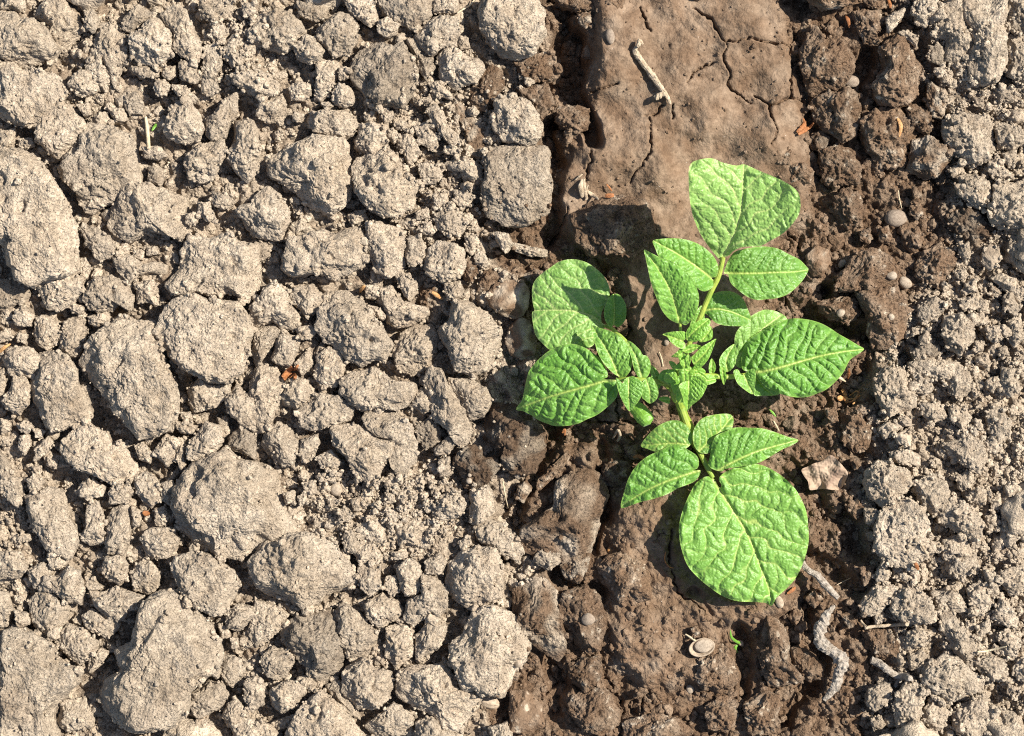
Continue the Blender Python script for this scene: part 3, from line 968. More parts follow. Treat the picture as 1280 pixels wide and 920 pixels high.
b+|300,150 400,80 560,40 640,80 700,130 720,240 640,330 600,390 500,350 400,370 330,280|the shaded rock|dark brown rock in the plant's shade, on the crust above the round leaflet
d-|0,290 80,310 180,330 190,370 100,360 20,340
h-|50,460 110,430 190,440 180,490 120,510
@960,230
b|320,60 400,20 460,60 480,130 450,210 400,230 350,180 330,120
b|460,240 510,215 525,270 500,300 460,285
b|560,220 600,210 620,260 600,300 555,280
b+|430,360 520,310 600,350 660,430 640,480 560,540 440,540 340,540 350,460|the rough brown hump|rough brown hump with two pale grains on top, beyond the small oval leaflet
b+|440,540 560,520 640,520 690,590 710,640 690,750 600,830 550,830 510,760 490,660|the tapering brown clod|brown crumbly clod tapering downward over the tip of the pointed leaflet
b|240,590 330,560 440,570 470,650 400,700 280,670
b|730,400 790,320 860,290 930,330 950,380 910,450 850,520 790,500 740,460|the pale-flecked clod|brown damp clod with pale flecks, at the border of the dry crumbs
b|700,260 750,210 780,260 760,320 710,310
b|710,110 760,90 780,150 750,180 710,150
b|720,10 770,10 770,70 730,80
ps|1070,340 1110,300 1150,320 1160,380 1110,435 1070,400|the tan pebble|smooth tan pebble leaning among grey clods, below the black wet clod
bs|190,360 240,310 300,330 310,390 270,465 220,460 195,410
d+|1120,0 1290,-20 1400,40 1420,230 1240,230 1110,190 1130,100|the side boulder|big grey-shaded boulder at the frame edge above the tan pebble
d|940,0 1110,0 1130,60 1090,140 1020,110 960,60
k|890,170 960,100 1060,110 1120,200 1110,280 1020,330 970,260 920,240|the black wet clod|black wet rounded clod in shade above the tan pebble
g|960,310 1000,290 1020,350 980,390 955,350
g|750,610 840,560 890,610 870,660 780,700 745,660
d+|880,660 980,640 1020,680 1030,770 960,860 900,820 870,730|the wrinkled clod|wrinkled pale oval clod beside a grey-faced clod, among the dry crumbs
d|930,450 980,420 1010,460 960,480
d|980,490 1040,470 1050,540 1000,560
d|940,570 1050,560 1060,620 980,640
d|1050,580 1100,580 1110,650 1050,640
d|1020,660 1080,640 1100,700 1040,710
d|1100,720 1160,700 1190,750 1140,800 1090,770
g|1210,260 1280,240 1330,300 1330,420 1250,440 1200,330
d|1110,470 1170,440 1240,480 1280,560 1260,600 1170,520
h|1110,500 1170,530 1160,570 1110,560
g|1180,560 1220,540 1260,620 1230,660 1180,620
d|1200,680 1260,660 1290,760 1230,820 1190,760
g|720,840 780,790 860,800 860,860 800,900 730,890
d|720,720 755,715 760,750 725,755
g|770,730 800,720 810,770 775,780
d|1030,780 1080,790 1080,840 1030,840
g|1150,820 1190,810 1210,860 1170,880
d|700,890 820,870 960,890 1000,940 900,980 720,960
@640,460
k-|450,490 520,460 590,480 590,560 530,600 460,580
b-|120,570 280,410 300,430 250,510 130,620
h-|30,590 70,560 100,600 60,680 20,650
@@
h+|653,660 668,650 690,635 695,605 718,585 740,583 755,600 759,620 752,650 745,675 735,692 703,705 655,690 648,672|the crusted boulder|big boulder half grey, half damp brown with pale crust band, by the lower leaflets
@960,460
d+|530,60 590,-10 680,0 710,80 750,160 740,200 690,220 610,240 560,190 535,110|the leaf-tip clod|big dry clod nearest the pointed leaflet tip, at the edge of the dry crumbs
d|710,30 760,0 800,40 830,100 790,140 720,110
d|880,20 950,-10 1020,20 1020,120 970,160 900,130
d|1090,60 1150,40 1170,90 1130,130 1090,100
d|1170,0 1240,0 1250,110 1200,150 1160,100
d|550,300 600,265 660,270 680,300 640,320 580,360
ds|630,340 690,310 730,350 710,390 650,380
d|690,240 720,250 715,290 680,290
d+|480,520 540,465 600,465 650,490 700,520 720,570 690,630 620,650 580,690 510,650 480,590|the crumb cake|roundish cake of crumbs just above the smooth dry disc
d+|740,570 830,525 890,570 905,640 870,710 820,730 760,690 725,620
d+|830,720 900,665 1000,690 1060,740 1070,830 1040,865 960,830 860,770|the dry bar|bar shaped dry clod with a shaded flat side, beside the smooth dry disc
d+f|540,800 560,720 640,670 700,650 760,700 800,760 810,850 790,940 720,1000 600,980 530,900|the smooth dry disc|smooth flat dry disc of soil with a rough rim
d|870,380 950,360 1010,310 1060,370 1100,430 1060,530 1000,500 920,450|the sandy lump|sandy dry lump among fine crumbs near the frame edge
d|940,540 1000,515 1040,560 1010,630 950,610
d|1090,220 1160,190 1210,270 1200,350 1150,390 1100,320
d|1030,260 1070,255 1075,310 1035,320
d|1080,370 1120,330 1170,400 1140,430 1090,420
d|1180,590 1240,575 1280,620 1240,660 1190,650
d|1010,620 1080,600 1120,640 1060,690 1010,660
d|1110,650 1160,620 1170,700 1120,710
d|760,180 860,170 900,240 820,280 770,230
d|900,200 960,180 1020,250 970,310 910,250
d|610,420 700,400 770,440 760,490 660,480 610,460
d|480,700 540,700 570,740 550,790 490,780
b|390,680 450,650 485,700 440,760 400,720
b|280,200 340,200 350,260 310,280
b|370,210 450,190 520,280 500,400 430,430 370,360
b|410,460 450,450 470,490 430,510
d|1160,770 1220,750 1270,830 1200,900 1160,850
d|870,860 940,830 1010,890 1020,940 880,960
d|820,870 860,870 860,930 810,910
d|1080,740 1140,730 1160,800 1100,830
@640,690
h+|0,190 100,140 170,140 220,190 240,290 260,400 265,500 230,545 140,500 60,420 10,330|the two-tone boulder|boulder dusty pale on one side and damp brown on the other, below two dark clods
b+|250,200 380,170 440,220 470,300 460,430 430,490 340,480 270,400 240,290|the pebble-topped clod|dark damp clod carrying a small pale pebble, beside the two-tone boulder
h|240,60 330,0 390,10 380,70 340,150 270,140
d|100,40 150,-20 240,0 240,50 180,95 130,70
b|410,80 480,20 560,0 650,50 700,110 690,220 600,270 550,270 480,200|the crust lump|rough brown damp lump raised on the crust, below the crusted boulder
b|280,560 340,530 440,520 450,600 420,660 350,690 280,620
b|300,720 400,670 480,700 545,790 540,860 450,920 350,900 280,800
bs|-10,700 70,690 150,770 160,870 100,900 -10,900|the brown slab|smooth brown damp slab with a white grain, at the bottom edge by the ribbed seed
b|1000,440 1070,480 1120,550 1130,640 1050,720 960,690 880,620 900,540|the seedling-side block|brown damp block just below the hollow seed pod and green seedling
b|890,380 930,370 945,420 910,430
b|970,770 1060,720 1130,740 1140,830 1080,900 980,880
b|1150,760 1250,690 1330,720 1340,900 1200,920
b|550,850 700,810 840,830 900,900 860,960 570,970
@960,690
b|0,290 60,330 110,430 120,560 180,620 120,660 60,670 0,670 -60,500|the brown ridge|rough brown ridge of damp soil beside the thick grey root
b|110,470 200,490 270,560 280,630 200,650 130,600
b|180,230 240,190 280,230 230,280
b-|90,330 140,280 170,310 140,370
d|545,90 570,60 615,90 600,140 540,150
d|620,80 670,70 710,120 700,165 650,140
d|710,90 760,90 760,150 715,165
d|460,260 540,170 600,160 655,180 600,240 570,310 520,320 470,300
d+|620,230 680,180 740,180 800,230 830,300 800,350 740,370 660,340 610,290|the faceted clod|pale faceted clod above the thin forked twig
d|530,310 580,300 575,350 540,360
d|690,410 750,370 800,400 800,450 740,490 700,460
d|700,520 760,490 810,520 770,590 710,590
d+|850,530 890,505 950,520 1010,580 1080,640 1070,690 980,720 890,760 830,720 760,640 780,580|the straw-end clod|big dry clod just below the thin pale straw by the frame edge
d|1030,550 1110,500 1180,540 1200,610 1150,650 1060,610
d|500,690 560,660 610,655 630,700 590,760 530,800 490,760
d+|680,660 740,640 780,700 770,760 740,870 700,900 640,880 630,770 650,710
d|770,790 830,730 870,750 905,810 860,900 810,880 770,840
d|920,790 1000,740 1090,720 1120,800 1100,920 1000,950 920,880
d|870,10 1040,0 1050,60 970,140 900,90
d|990,180 1060,150 1100,190 1120,260 1060,320 1010,260
d|860,310 920,300 980,380 1040,440 1050,500 990,560 930,500 870,390
d|810,200 900,180 960,220 1000,300 940,300 840,260
d|1140,420 1200,380 1270,440 1240,520 1190,530
d|1160,210 1200,240 1250,330 1250,390 1190,370 1120,330
d|1050,370 1110,330 1110,400 1060,440 1040,410
d|990,340 1040,350 1030,410 985,400
b|470,400 600,380 650,470 650,560 600,570 500,480
d|1220,580 1280,520 1330,560 1320,660 1240,640
g-|510,830 570,820 600,870 530,900
d|1140,780 1230,800 1280,880 1240,940 1150,930
d|1070,70 1140,110 1160,200 1120,240 1090,150
d|1200,660 1260,680 1240,730 1190,710
d|1150,100 1280,60 1330,200 1200,220
b|460,80 530,70 530,130 480,170
b|360,310 420,290 440,360 400,380
@@
b+++|1005,-55 1040,-70 1075,-50 1080,-15 1060,6 1030,12 1008,-5
"""
TONE = {'d': (0.93, 1.0), 'g': (0.86, 0.80), 'h': (0.42, 0.92), 'b': (0.10, 1.0), 'k': (0.16, 0.62), 'p': (0.75, 0.95)}  # 'g': dry soil, its darker tint is mostly shade put into the colour
TONE_WORD = {'d': 'pale dry', 'g': 'shade-greyed', 'h': 'grey brown', 'b': 'brown damp', 'k': 'dark', 'p': 'tan'}


def parse():
    out, ox, oy, sc = [], 0, 0, 0.25
    for ln in CLODS.strip().splitlines():
        ln = ln.strip()
        if ln.startswith('@@'):
            ox, oy, sc = 0, 0, 1.0
            continue
        if ln.startswith('@'):
            ox, oy = map(float, ln[1:].split(','))
            sc = 0.25
            continue
        f = ln.split('|')
        P = np.array([tuple(map(float, p.split(','))) for p in f[1].split()]) * sc + (ox, oy)
        x, y = P[:, 0], P[:, 1]
        x2, y2 = np.roll(x, -1), np.roll(y, -1)
        cr = x * y2 - x2 * y
        A = cr.sum() / 2
        c = np.array([((x + x2) * cr).sum(), ((y + y2) * cr).sum()]) / (6 * A)
        e = P - c
        ev = np.sqrt(np.maximum(np.linalg.eigvalsh(e.T @ e / len(e)), 1e-6))
        out.append(dict(tone=f[0][0], flags=f[0][1:], P=P, A=abs(A), c=c, R=math.sqrt(abs(A) / math.pi), asp=ev[1] / ev[0],
                        ref=f[2] if len(f) > 2 else None, label=f[3] if len(f) > 3 else None))
    return out


CL = parse()
HM = H.copy()                  # height of whatever lies on top, for settling crumbs
COVER = np.zeros(RX.shape, bool)


def clod_shape(c, seed):
    """points (px, py, z) of one lump whose silhouette is the traced outline"""
    r_ = np.random.default_rng(seed)
    P, ctr, R = c['P'], c['c'], c['R']
    n = int(np.clip(R * 1.12, 8, 92))
    d, q = cube_sphere(n)
    Pc = P.copy()
    # radius as a function of angle (outermost crossing)
    Pd = np.concatenate([Pc[i] + (Pc[(i + 1) % len(Pc)] - Pc[i]) * np.linspace(0, 1, 14, endpoint=False)[:, None] for i in range(len(Pc))]) - ctr
    th, rr = np.arctan2(Pd[:, 1], Pd[:, 0]), np.hypot(Pd[:, 0], Pd[:, 1])
    o = np.argsort(th)
    th, rr = th[o], rr[o]
    tg = np.linspace(-math.pi, math.pi, 181)
    rg = np.interp(tg, np.concatenate([th - 2 * math.pi, th, th + 2 * math.pi]), np.tile(rr, 3))
    rg[:-1] = (np.roll(rg[:-1], 1) + 2 * rg[:-1] + np.roll(rg[:-1], -1)) / 4
    rg[-1] = rg[0]
    rg = rg * 1.035 + 0.5
    ang = np.arctan2(d[:, 1], d[:, 0])
    rho = np.hypot(d[:, 0], d[:, 1])
    rt = np.interp(ang, tg, rg)
    p = r_.uniform(2.2, 3.0)
    t = (rho ** p + np.abs(d[:, 2]) ** p) ** (-1 / p)
    rmin = min(np.percentile(rg, 20) * 1.25, R)
    hgt = 0.72 * rmin * r_.uniform(0.92, 1.12)
    u = np.stack([d[:, 0] * t, d[:, 1] * t, d[:, 2] * t], 1)
    # broken faces: flatten the lump along a few random planes
    for _ in range(6):
        a = r_.uniform(0, 2 * math.pi)
        nz_ = r_.uniform(0.35, 0.97)
        nn = np.array([math.cos(a) * math.sqrt(1 - nz_ ** 2), math.sin(a) * math.sqrt(1 - nz_ ** 2), nz_])
        e = u @ nn - r_.uniform(0.66, 0.90)
        u = u - np.maximum(e, 0)[:, None] * nn * 0.94
    flat = 'f' in c['flags']
    if flat:
        a = r_.uniform(0, 2 * math.pi)
        nn = np.array([math.cos(a) * 0.13, math.sin(a) * 0.13, 0.98])
        e = u @ nn - 0.50
        u = u - np.maximum(e, 0)[:, None] * nn * 0.96
    Q = np.stack([u[:, 0] * rt, u[:, 1] * rt, u[:, 2] * hgt], 1)
    nrm = np.stack([d[:, 0] / rmin, d[:, 1] / rmin, d[:, 2] / hgt], 1)
    nrm /= np.linalg.norm(nrm, axis=1, keepdims=True)
    off = r_.uniform(0, 500, 3)
    B = Q + off
    smooth = 's' in c['flags']
    k = 0.35 if smooth else 1.0
    kl = 0.30 if flat else 1.0
    wv = np.stack([NZ(B + 60, R * 0.8 + 4), NZ(B + 120, R * 0.8 + 4), NZ(B + 180, R * 0.8 + 4)], 1) * R * 0.06
    Bw = B + wv
    disp = NZ(B, R * 1.1) * R * 0.040 * kl + NZ(B + 9, R * 0.5) * R * 0.024 * k + NZ(B + 19, R * 0.24) * R * 0.018 * k
    disp += (0.42 - WZ(Bw, max(R * 0.62, 7))) * R * 0.13 * k * kl
    lumpy = smooth01(NZ(B + 33, max(R * 0.9, 16)), -0.9, 0.9)
    kd = 1.9 if c['tone'] in 'bk' else 1.0
    disp += (0.42 - WZ(Bw + 40, max(min(R * 0.3, 11), 5.5))) * min(R * 0.16, 3.1) * (0.25 + 0.9 * lumpy) * k * kd * (0.45 + 0.55 * kl)
    if R > 6:
        disp += (0.42 - WZ(Bw + 80, 5.4)) * 1.9 * (0.35 + 0.9 * lumpy) * k * kd
        disp += NZ(B + 140, 3.4) * 0.55 * k
        disp -= smooth01(NZ(B + 170, 5.0), 0.7, 1.7) * 1.5 * k
    # a crack or hollow now and then
    if R > 24 and not smooth:
        cr = np.abs(NZ(B + 210, R * 1.3))
        disp -= np.exp(-(cr / 0.05) ** 2) * 2.6 * smooth01(NZ(B + 260, R), 0.2, 0.9)
        disp -= smooth01(NZ(B + 310, R * 0.55), 1.25, 2.0) * R * 0.10
    lat = 1 - 0.35 * (np.abs(d[:, 2]) < 0.25)
    Q = Q + nrm * (disp * lat)[:, None]
    layer = c['flags'].count('+') - c['flags'].count('-')
    zg = float(ras(HBASE, ctr[0], ctr[1]))
    ztop = 9 + 0.56 * rmin + 6.0 * layer
    if c['tone'] in 'bhk':
        ztop = max(zg + 9, 2) + 0.58 * rmin + 6.0 * layer
    ztop += r_.uniform(-3, 3)
    if flat:
        ztop += hgt * 0.30
    if c['tone'] in 'bhk':
        ztop -= 3
    zc = ztop - hgt * 0.93
    # the hidden underside reaches down to the soil it rests on
    low = np.maximum(zc - (zg - 3), hgt * 0.8) / hgt
    Q[:, 2] = np.where(Q[:, 2] < 0, Q[:, 2] * low, Q[:, 2])
    tone, tint = TONE[c['tone']]
    nzv = NZ(B + 400, max(R * 0.9, 14))
    if c['tone'] in 'dgp':
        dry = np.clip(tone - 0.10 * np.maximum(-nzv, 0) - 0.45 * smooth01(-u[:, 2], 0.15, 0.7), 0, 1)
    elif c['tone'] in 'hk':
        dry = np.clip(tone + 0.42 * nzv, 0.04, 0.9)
    else:
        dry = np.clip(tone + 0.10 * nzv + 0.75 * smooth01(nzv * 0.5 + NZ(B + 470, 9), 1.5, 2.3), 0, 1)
    return Q, q, zc, zg, dry, tint


def rotate_none(Q):
    return Q


def stamp(px, py, z):
    ix = np.clip(np.round(px - OX).astype(int), 1, RW - 2)
    iy = np.clip(np.round(py - OY).astype(int), 1, RH - 2)
    for dx in (-1, 0, 1):
        for dy in (-1, 0, 1):
            np.maximum.at(HM, (iy + dy, ix + dx), z)


order = sorted(range(len(CL)), key=lambda i: -CL[i]['A'])


def in_view(c):
    x, y = c['c']
    return -8 < x < 1288 and -8 < y < 928


named = [i for i in order if CL[i]['ref']]
rest = [i for i in order if not CL[i]['ref'] and in_view(CL[i])]
# a thing of its own only where it shows: the 290 largest lumps
single = set(named + rest[:290 - len(named)])

REFS = [(CL[i]['ref'], CL[i]['c'], CL[i]['R']) for i in named]
REFS += [("the rusty husk", np.array([362, 466.]), 8), ("the white pebble", np.array([420, 611.]), 8), ("the knobbly stick", np.array([815, 90.]), 14),
         ("the withered leaf", np.array([1035, 594.]), 22), ("the thick root", np.array([1043, 815.]), 18), ("the forked twig", np.array([1107, 783.]), 14),
         ("the ribbed seed", np.array([611, 879.]), 8), ("the hollow pod", np.array([877, 809.]), 12), ("the oval pebble", np.array([1120, 272.]), 10)]
used_labels = {CL[i]['label'] for i in named}


def size_word(R):
    return "big" if R > 34 else "medium" if R > 21 else "small" if R > 12 else "tiny"


def shape_word(c):
    a = c['asp']
    return "long" if a > 1.75 else "oval" if a > 1.32 else "chunky"


def auto_label(c):
    head = f"{size_word(c['R'])} {shape_word(c)} {TONE_WORD[c['tone']]} clod"
    P = c['c']
    cand = []
    near = sorted(REFS, key=lambda r: np.hypot(*(r[1] - P)) - r[2] * 0.7)[:9]
    for i in range(len(near)):
        for j in range(i + 1, len(near)):
            a, b = near[i][1] - P, near[j][1] - P
            la, lb = np.hypot(*a), np.hypot(*b)
            cosang = (a @ b) / (la * lb + 1e-6)
            cost = (la - near[i][2] * 0.6) + (lb - near[j][2] * 0.6) + max(0, cosang + 0.55) * 150
            cand.append((cost, near[i][0], near[j][0]))
    cand.sort()
    for cost, a, b in cand[:6]:
        s = f"{head} between {a} and {b}"
        if s not in used_labels:
            used_labels.add(s)
            return s
    for pos in ("directly above", "directly below", "just beside", "touching", "close by"):
        s = f"{head} {pos} {near[0][0]}"
        if s not in used_labels:
            used_labels.add(s)
            return s
    s = f"{head} {cand[0][1]} {near[2][0]}"
    used_labels.add(s)
    return s


stuff_v, stuff_q, stuff_a, stuff_n = [], [], [[], [], []], 0


def add_stuff(V, q, dry, tint, rough=1.0):
    global stuff_n
    stuff_v.append(V)
    stuff_q.append(q + stuff_n)
    stuff_a[0].append(np.broadcast_to(dry, (len(V),)))
    stuff_a[1].append(np.broadcast_to(tint, (len(V),)))
    stuff_a[2].append(np.broadcast_to(rough, (len(V),)))
    stuff_n += len(V)


GROUP = {'d': "dry soil clods", 'g': "dry soil clods", 'h': "half damp soil clods", 'b': "damp brown soil clods", 'k': "half damp soil clods", 'p': "half damp soil clods"}
for i in order:
    c = CL[i]
    Q, q, zc, zg, dry, tint = clod_shape(c, 1000 + i)
    f = (HC - zc) / HC
    wx = (c['c'][0] - 640) * S * f
    wy = -(c['c'][1] - 460) * S * f
    V = np.stack([Q[:, 0], -Q[:, 1], Q[:, 2]], 1) * S * f
    zb = float(V[:, 2].min())
    rg_ = 0.5 if 's' in c['flags'] else 1.0
    q2 = q[:, ::-1]
    if i in single:
        V[:, 2] -= zb
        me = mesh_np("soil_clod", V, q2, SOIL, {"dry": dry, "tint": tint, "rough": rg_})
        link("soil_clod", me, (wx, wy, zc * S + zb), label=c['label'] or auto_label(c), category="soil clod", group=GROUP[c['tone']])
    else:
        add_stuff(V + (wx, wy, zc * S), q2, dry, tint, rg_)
    stamp(c['c'][0] + Q[:, 0], c['c'][1] + Q[:, 1], zc + Q[:, 2])
    ext = c['P']
    x0, x1 = int(ext[:, 0].min() - OX), int(ext[:, 0].max() - OX) + 1
    y0, y1 = int(ext[:, 1].min() - OY), int(ext[:, 1].max() - OY) + 1
    sx, sy = slice(max(x0, 0), max(min(x1, RW), 0)), slice(max(y0, 0), max(min(y1, RH), 0))
    COVER[sy, sx] |= inside(ext, RX[sy, sx] * 1.0, RY[sy, sx] * 1.0)


# ------------------------------------------------------------------ loose crumbs between the clods (uncountable)
def crumb_batch(px, py, r, n, dry, tint, seat=0.35, rough=0.9):
    d, q = cube_sphere(n)
    m, k = len(px), len(d)
    # random rotations
    g = rng.standard_normal((m, 4))
    g /= np.linalg.norm(g, axis=1, keepdims=True)
    w, x, y, z = g.T
    Rm = np.stack([1 - 2 * (y * y + z * z), 2 * (x * y - z * w), 2 * (x * z + y * w), 2 * (x * y + z * w), 1 - 2 * (x * x + z * z), 2 * (y * z - x * w),
                   2 * (x * z - y * w), 2 * (y * z + x * w), 1 - 2 * (x * x + y * y)], 1).reshape(m, 3, 3)
    sc = rng.uniform(0.72, 1.25, (m, 3))
    D = d[None] * sc[:, None, :]
    nn = np.array([[0.5, 0.6, 0.62], [-0.7, 0.4, 0.5], [0.1, -0.8, 0.55], [-0.3, 0.2, -0.9]])
    for v in nn:
        e = D @ (v / np.linalg.norm(v)) - rng.uniform(0.62, 0.95, (m, 1))
        D = D - np.maximum(e, 0)[..., None] * (v / np.linalg.norm(v)) * 0.85
    off = rng.uniform(0, 400, (m, 1, 3))
    B = (D * r[:, None, None] + off).reshape(-1, 3)
    rr_ = np.repeat(r, k)
    ds = NZ(B / rr_[:, None] * 8, 8) * 0.10 + (0.42 - WZ(B / rr_[:, None] * 8, 7.5)) * 0.22
    if n >= 8:
        ds = ds + NZ(B / rr_[:, None] * 8 + 70, 3.0) * 0.05
    D = D * (1 + ds.reshape(m, k, 1))
    D = np.einsum('mij,mkj->mki', Rm, D) * r[:, None, None]
    z0 = np.minimum.reduce([ras(HM, px + a * r * 0.4, py + b * r * 0.4) for a in (-1, 0, 1) for b in (-1, 0, 1)])
    zc = z0 + r * seat
    f = (HC - zc) / HC
    V = np.empty((m, k, 3))
    V[..., 0] = ((px - 640) * f)[:, None] + D[..., 0]
    V[..., 1] = (-(py - 460) * f)[:, None] + D[..., 1]
    V[..., 2] = zc[:, None] + D[..., 2]
    Qi = (q[None] + (np.arange(m) * k)[:, None, None]).reshape(-1, 4)
    add_stuff(V.reshape(-1, 3) * S, Qi, np.repeat(dry, k), np.repeat(tint, k), rough)
    return zc


def sample_pts(n, dens):
    out = []
    p = dens.ravel() / dens.sum()
    cdf = np.cumsum(p)
    idx = np.searchsorted(cdf, rng.random(n))
    idx = np.clip(idx, 0, p.size - 1)
    return gx[idx % RW] + rng.random(n) - 0.5, gy[idx // RW] + rng.random(n) - 0.5


view_m = ((RX > -40) & (RX < 1320) & (RY > -40) & (RY < 960)) * 1.0
ring_m = ((RX < -6) | (RX > 1286) | (RY < -6) | (RY > 926)) * (~COVER) * (fade > 0.5)
ditch_m = np.exp(-((RX - (704 + 0.13 * np.clip(RY, 0, 150))) / 20.0) ** 2) * (RY > -40) * (RY < 165)
fine_zone = FINE * 1.5
dryzone = np.clip(1 - DAMP, 0, 1)
edge_zone = np.exp(-((RX - re_) / 28.0) ** 2) + 0.5 * np.exp(-((RX - le) / 18.0) ** 2)
gaps = (~COVER) * 1.0


def crumb_tone(px, py):
    dm = ras(DAMP, px, py)
    dry = np.clip((1 - dm) * 0.92 + dm * 0.10 + rng.normal(0, 0.06, len(px)), 0.03, 1.0)
    return dry, rng.uniform(0.86, 1.08, len(px))


# filler lumps first, then crumbs, then grains
for cnt, (ra, rb), n, dens, seat in [
    (420, (14.0, 44.0), 13, ring_m * (1 - DAMP * 0.75), 0.2),
    (900, (6.0, 14.0), 8, ring_m * (1 - DAMP * 0.6), 0.2),
    (46, (5.0, 13.0), 11, ditch_m * gaps, 0.0),
    (620, (6.0, 11.0), 10, view_m * gaps * (dryzone * (0.6 + 0.8 * fine_zone)), 0.25),
    (420, (4.0, 11.0), 9, view_m * gaps * (DAMP * np.clip(1 - crust * 1.5, 0, 1)), 0.1),
    (4000, (3.4, 7.0), 7, view_m * (gaps + 0.02) * (dryzone * (0.4 + fine_zone) + 0.35 * edge_zone + 0.3 * DAMP * np.clip(1 - crust * 1.4, 0, 1)), 0.3),
    (7500, (1.9, 3.8), 4, view_m * (gaps + 0.05) * (dryzone * (0.35 + fine_zone) + 0.5 * edge_zone + 0.10 * DAMP * (1 - 0.85 * np.clip(crust, 0, 1))), 0.3),
    (8000, (1.0, 2.1), 3, view_m * (gaps + 0.12) * (dryzone * (0.5 + fine_zone) + 0.5 * edge_zone + 0.12 * DAMP), 0.3),
]:
    px, py = sample_pts(cnt, dens)
    r = ra + (rb - ra) * rng.random(cnt) ** 1.9
    o = np.argsort(-r)
    px, py, r = px[o], py[o], r[o]
    dr, ti = crumb_tone(px, py)
    nb = 4
    for s_ in range(nb):                      # in batches, so that later ones can lie on earlier ones
        sl = slice(s_ * cnt // nb, (s_ + 1) * cnt // nb)
        zc = crumb_batch(px[sl], py[sl], r[sl], n, dr[sl], ti[sl], seat)
        if ra > 1.5:
            for a in np.linspace(0, 2 * math.pi, 8, endpoint=False):
                for fr in (0.35, 0.75):
                    stamp(px[sl] + np.cos(a) * r[sl] * fr, py[sl] + np.sin(a) * r[sl] * fr, zc + r[sl] * math.sqrt(1 - fr * fr) * 0.85)

me = mesh_np("soil_crumbs", np.concatenate(stuff_v), np.concatenate(stuff_q), SOIL,
             {"dry": np.concatenate(stuff_a[0]), "tint": np.concatenate(stuff_a[1]), "rough": np.concatenate(stuff_a[2])})
link("soil_crumbs", me, kind="stuff", label="loose crumbs and small grains of soil filling the gaps between clods", category="soil crumbs")


# ------------------------------------------------------------------ tubes: stems, twigs, straws, husks
def tube_mesh(name, P, rad, mat, flat=1.0, ns=10, bump=0.0, sub=6, seed=0, origin=(0, 0, 0), tip=True):
    """P rows (px, py, z), rad one radius per row; everything in pixels"""
    P = np.asarray(P, float)
    rad = np.asarray(rad, float)
    C = catmull(np.column_stack([P, rad]), False, sub)
    C, R = C[:, :3], np.maximum(C[:, 3], 0.12)
    Wp = unproj(C) / S
    T = np.gradient(Wp, axis=0)
    T /= np.linalg.norm(T, axis=1, keepdims=True) + 1e-9
    up = np.array([0, 0, 1.0])
    side = np.cross(T, up)
    ln = np.linalg.norm(side, axis=1, keepdims=True)
    side = np.where(ln > 0.15, side / np.maximum(ln, 1e-6), np.array([1.0, 0, 0]))
    nor = np.cross(side, T)
    a = np.linspace(0, 2 * math.pi, ns, endpoint=False)
    rings = Wp[:, None, :] + (np.cos(a)[None, :, None] * side[:, None, :] + np.sin(a)[None, :, None] * nor[:, None, :] * flat) * R[:, None, None]
    V = rings.reshape(-1, 3)
    if bump:
        cen = np.repeat(Wp, ns, axis=0)
        ds = NZ(V + seed * 37, 6) * 0.5 + (0.42 - WZ(V + seed * 11, 8)) * 1.3 + NZ(V + seed * 91, 2.6) * 0.25
        V = cen + (V - cen) * (1 + bump * ds)[:, None]
    m = len(Wp)
    i = np.arange(m * ns).reshape(m, ns)
    j = np.roll(i, -1, axis=1)
    q = np.stack([i[:-1], j[:-1], j[1:], i[1:]], -1).reshape(-1, 4)
    e0, e1 = len(V), len(V) + 1
    V = np.vstack([V, Wp[0] - T[0] * R[0] * 0.35, Wp[-1] + T[-1] * R[-1] * 0.35])
    caps = [(e0, j[0, k], i[0, k], e0) for k in range(ns)] + [(e1, i[-1, k], j[-1, k], e1) for k in range(ns)]
    tri = np.array([(c[0], c[1], c[2]) for c in caps])
    me = bpy.data.meshes.new(name)
    V = V * S - np.asarray(origin)
    me.from_pydata(V.tolist(), [], q.tolist() + tri.tolist())
    me.update()
    me.materials.append(mat)
    return me


def hz(px, py):                # the top of the soil under a pixel
    return float(max(ras(HM, px, py), ras(HM, px + 2, py), ras(HM, px, py + 2)))


def laid(pts, r, lift=0.0):    # points (px, py) resting on the soil
    return [(x, y, hz(x, y) + rr * 0.7 + lift) for (x, y), rr in zip(pts, r)]


def tube_thing(name, pts, rad, mat, label, cat, **kw):
    P = pts if len(pts[0]) == 3 else laid(pts, rad, kw.pop('lift', 0.0))
    o = at(P[0][0], P[0][1], P[0][2])
    me = tube_mesh(name, P, rad, mat, origin=o, **kw)
    return link(name, me, tuple(o), label=label, category=cat)


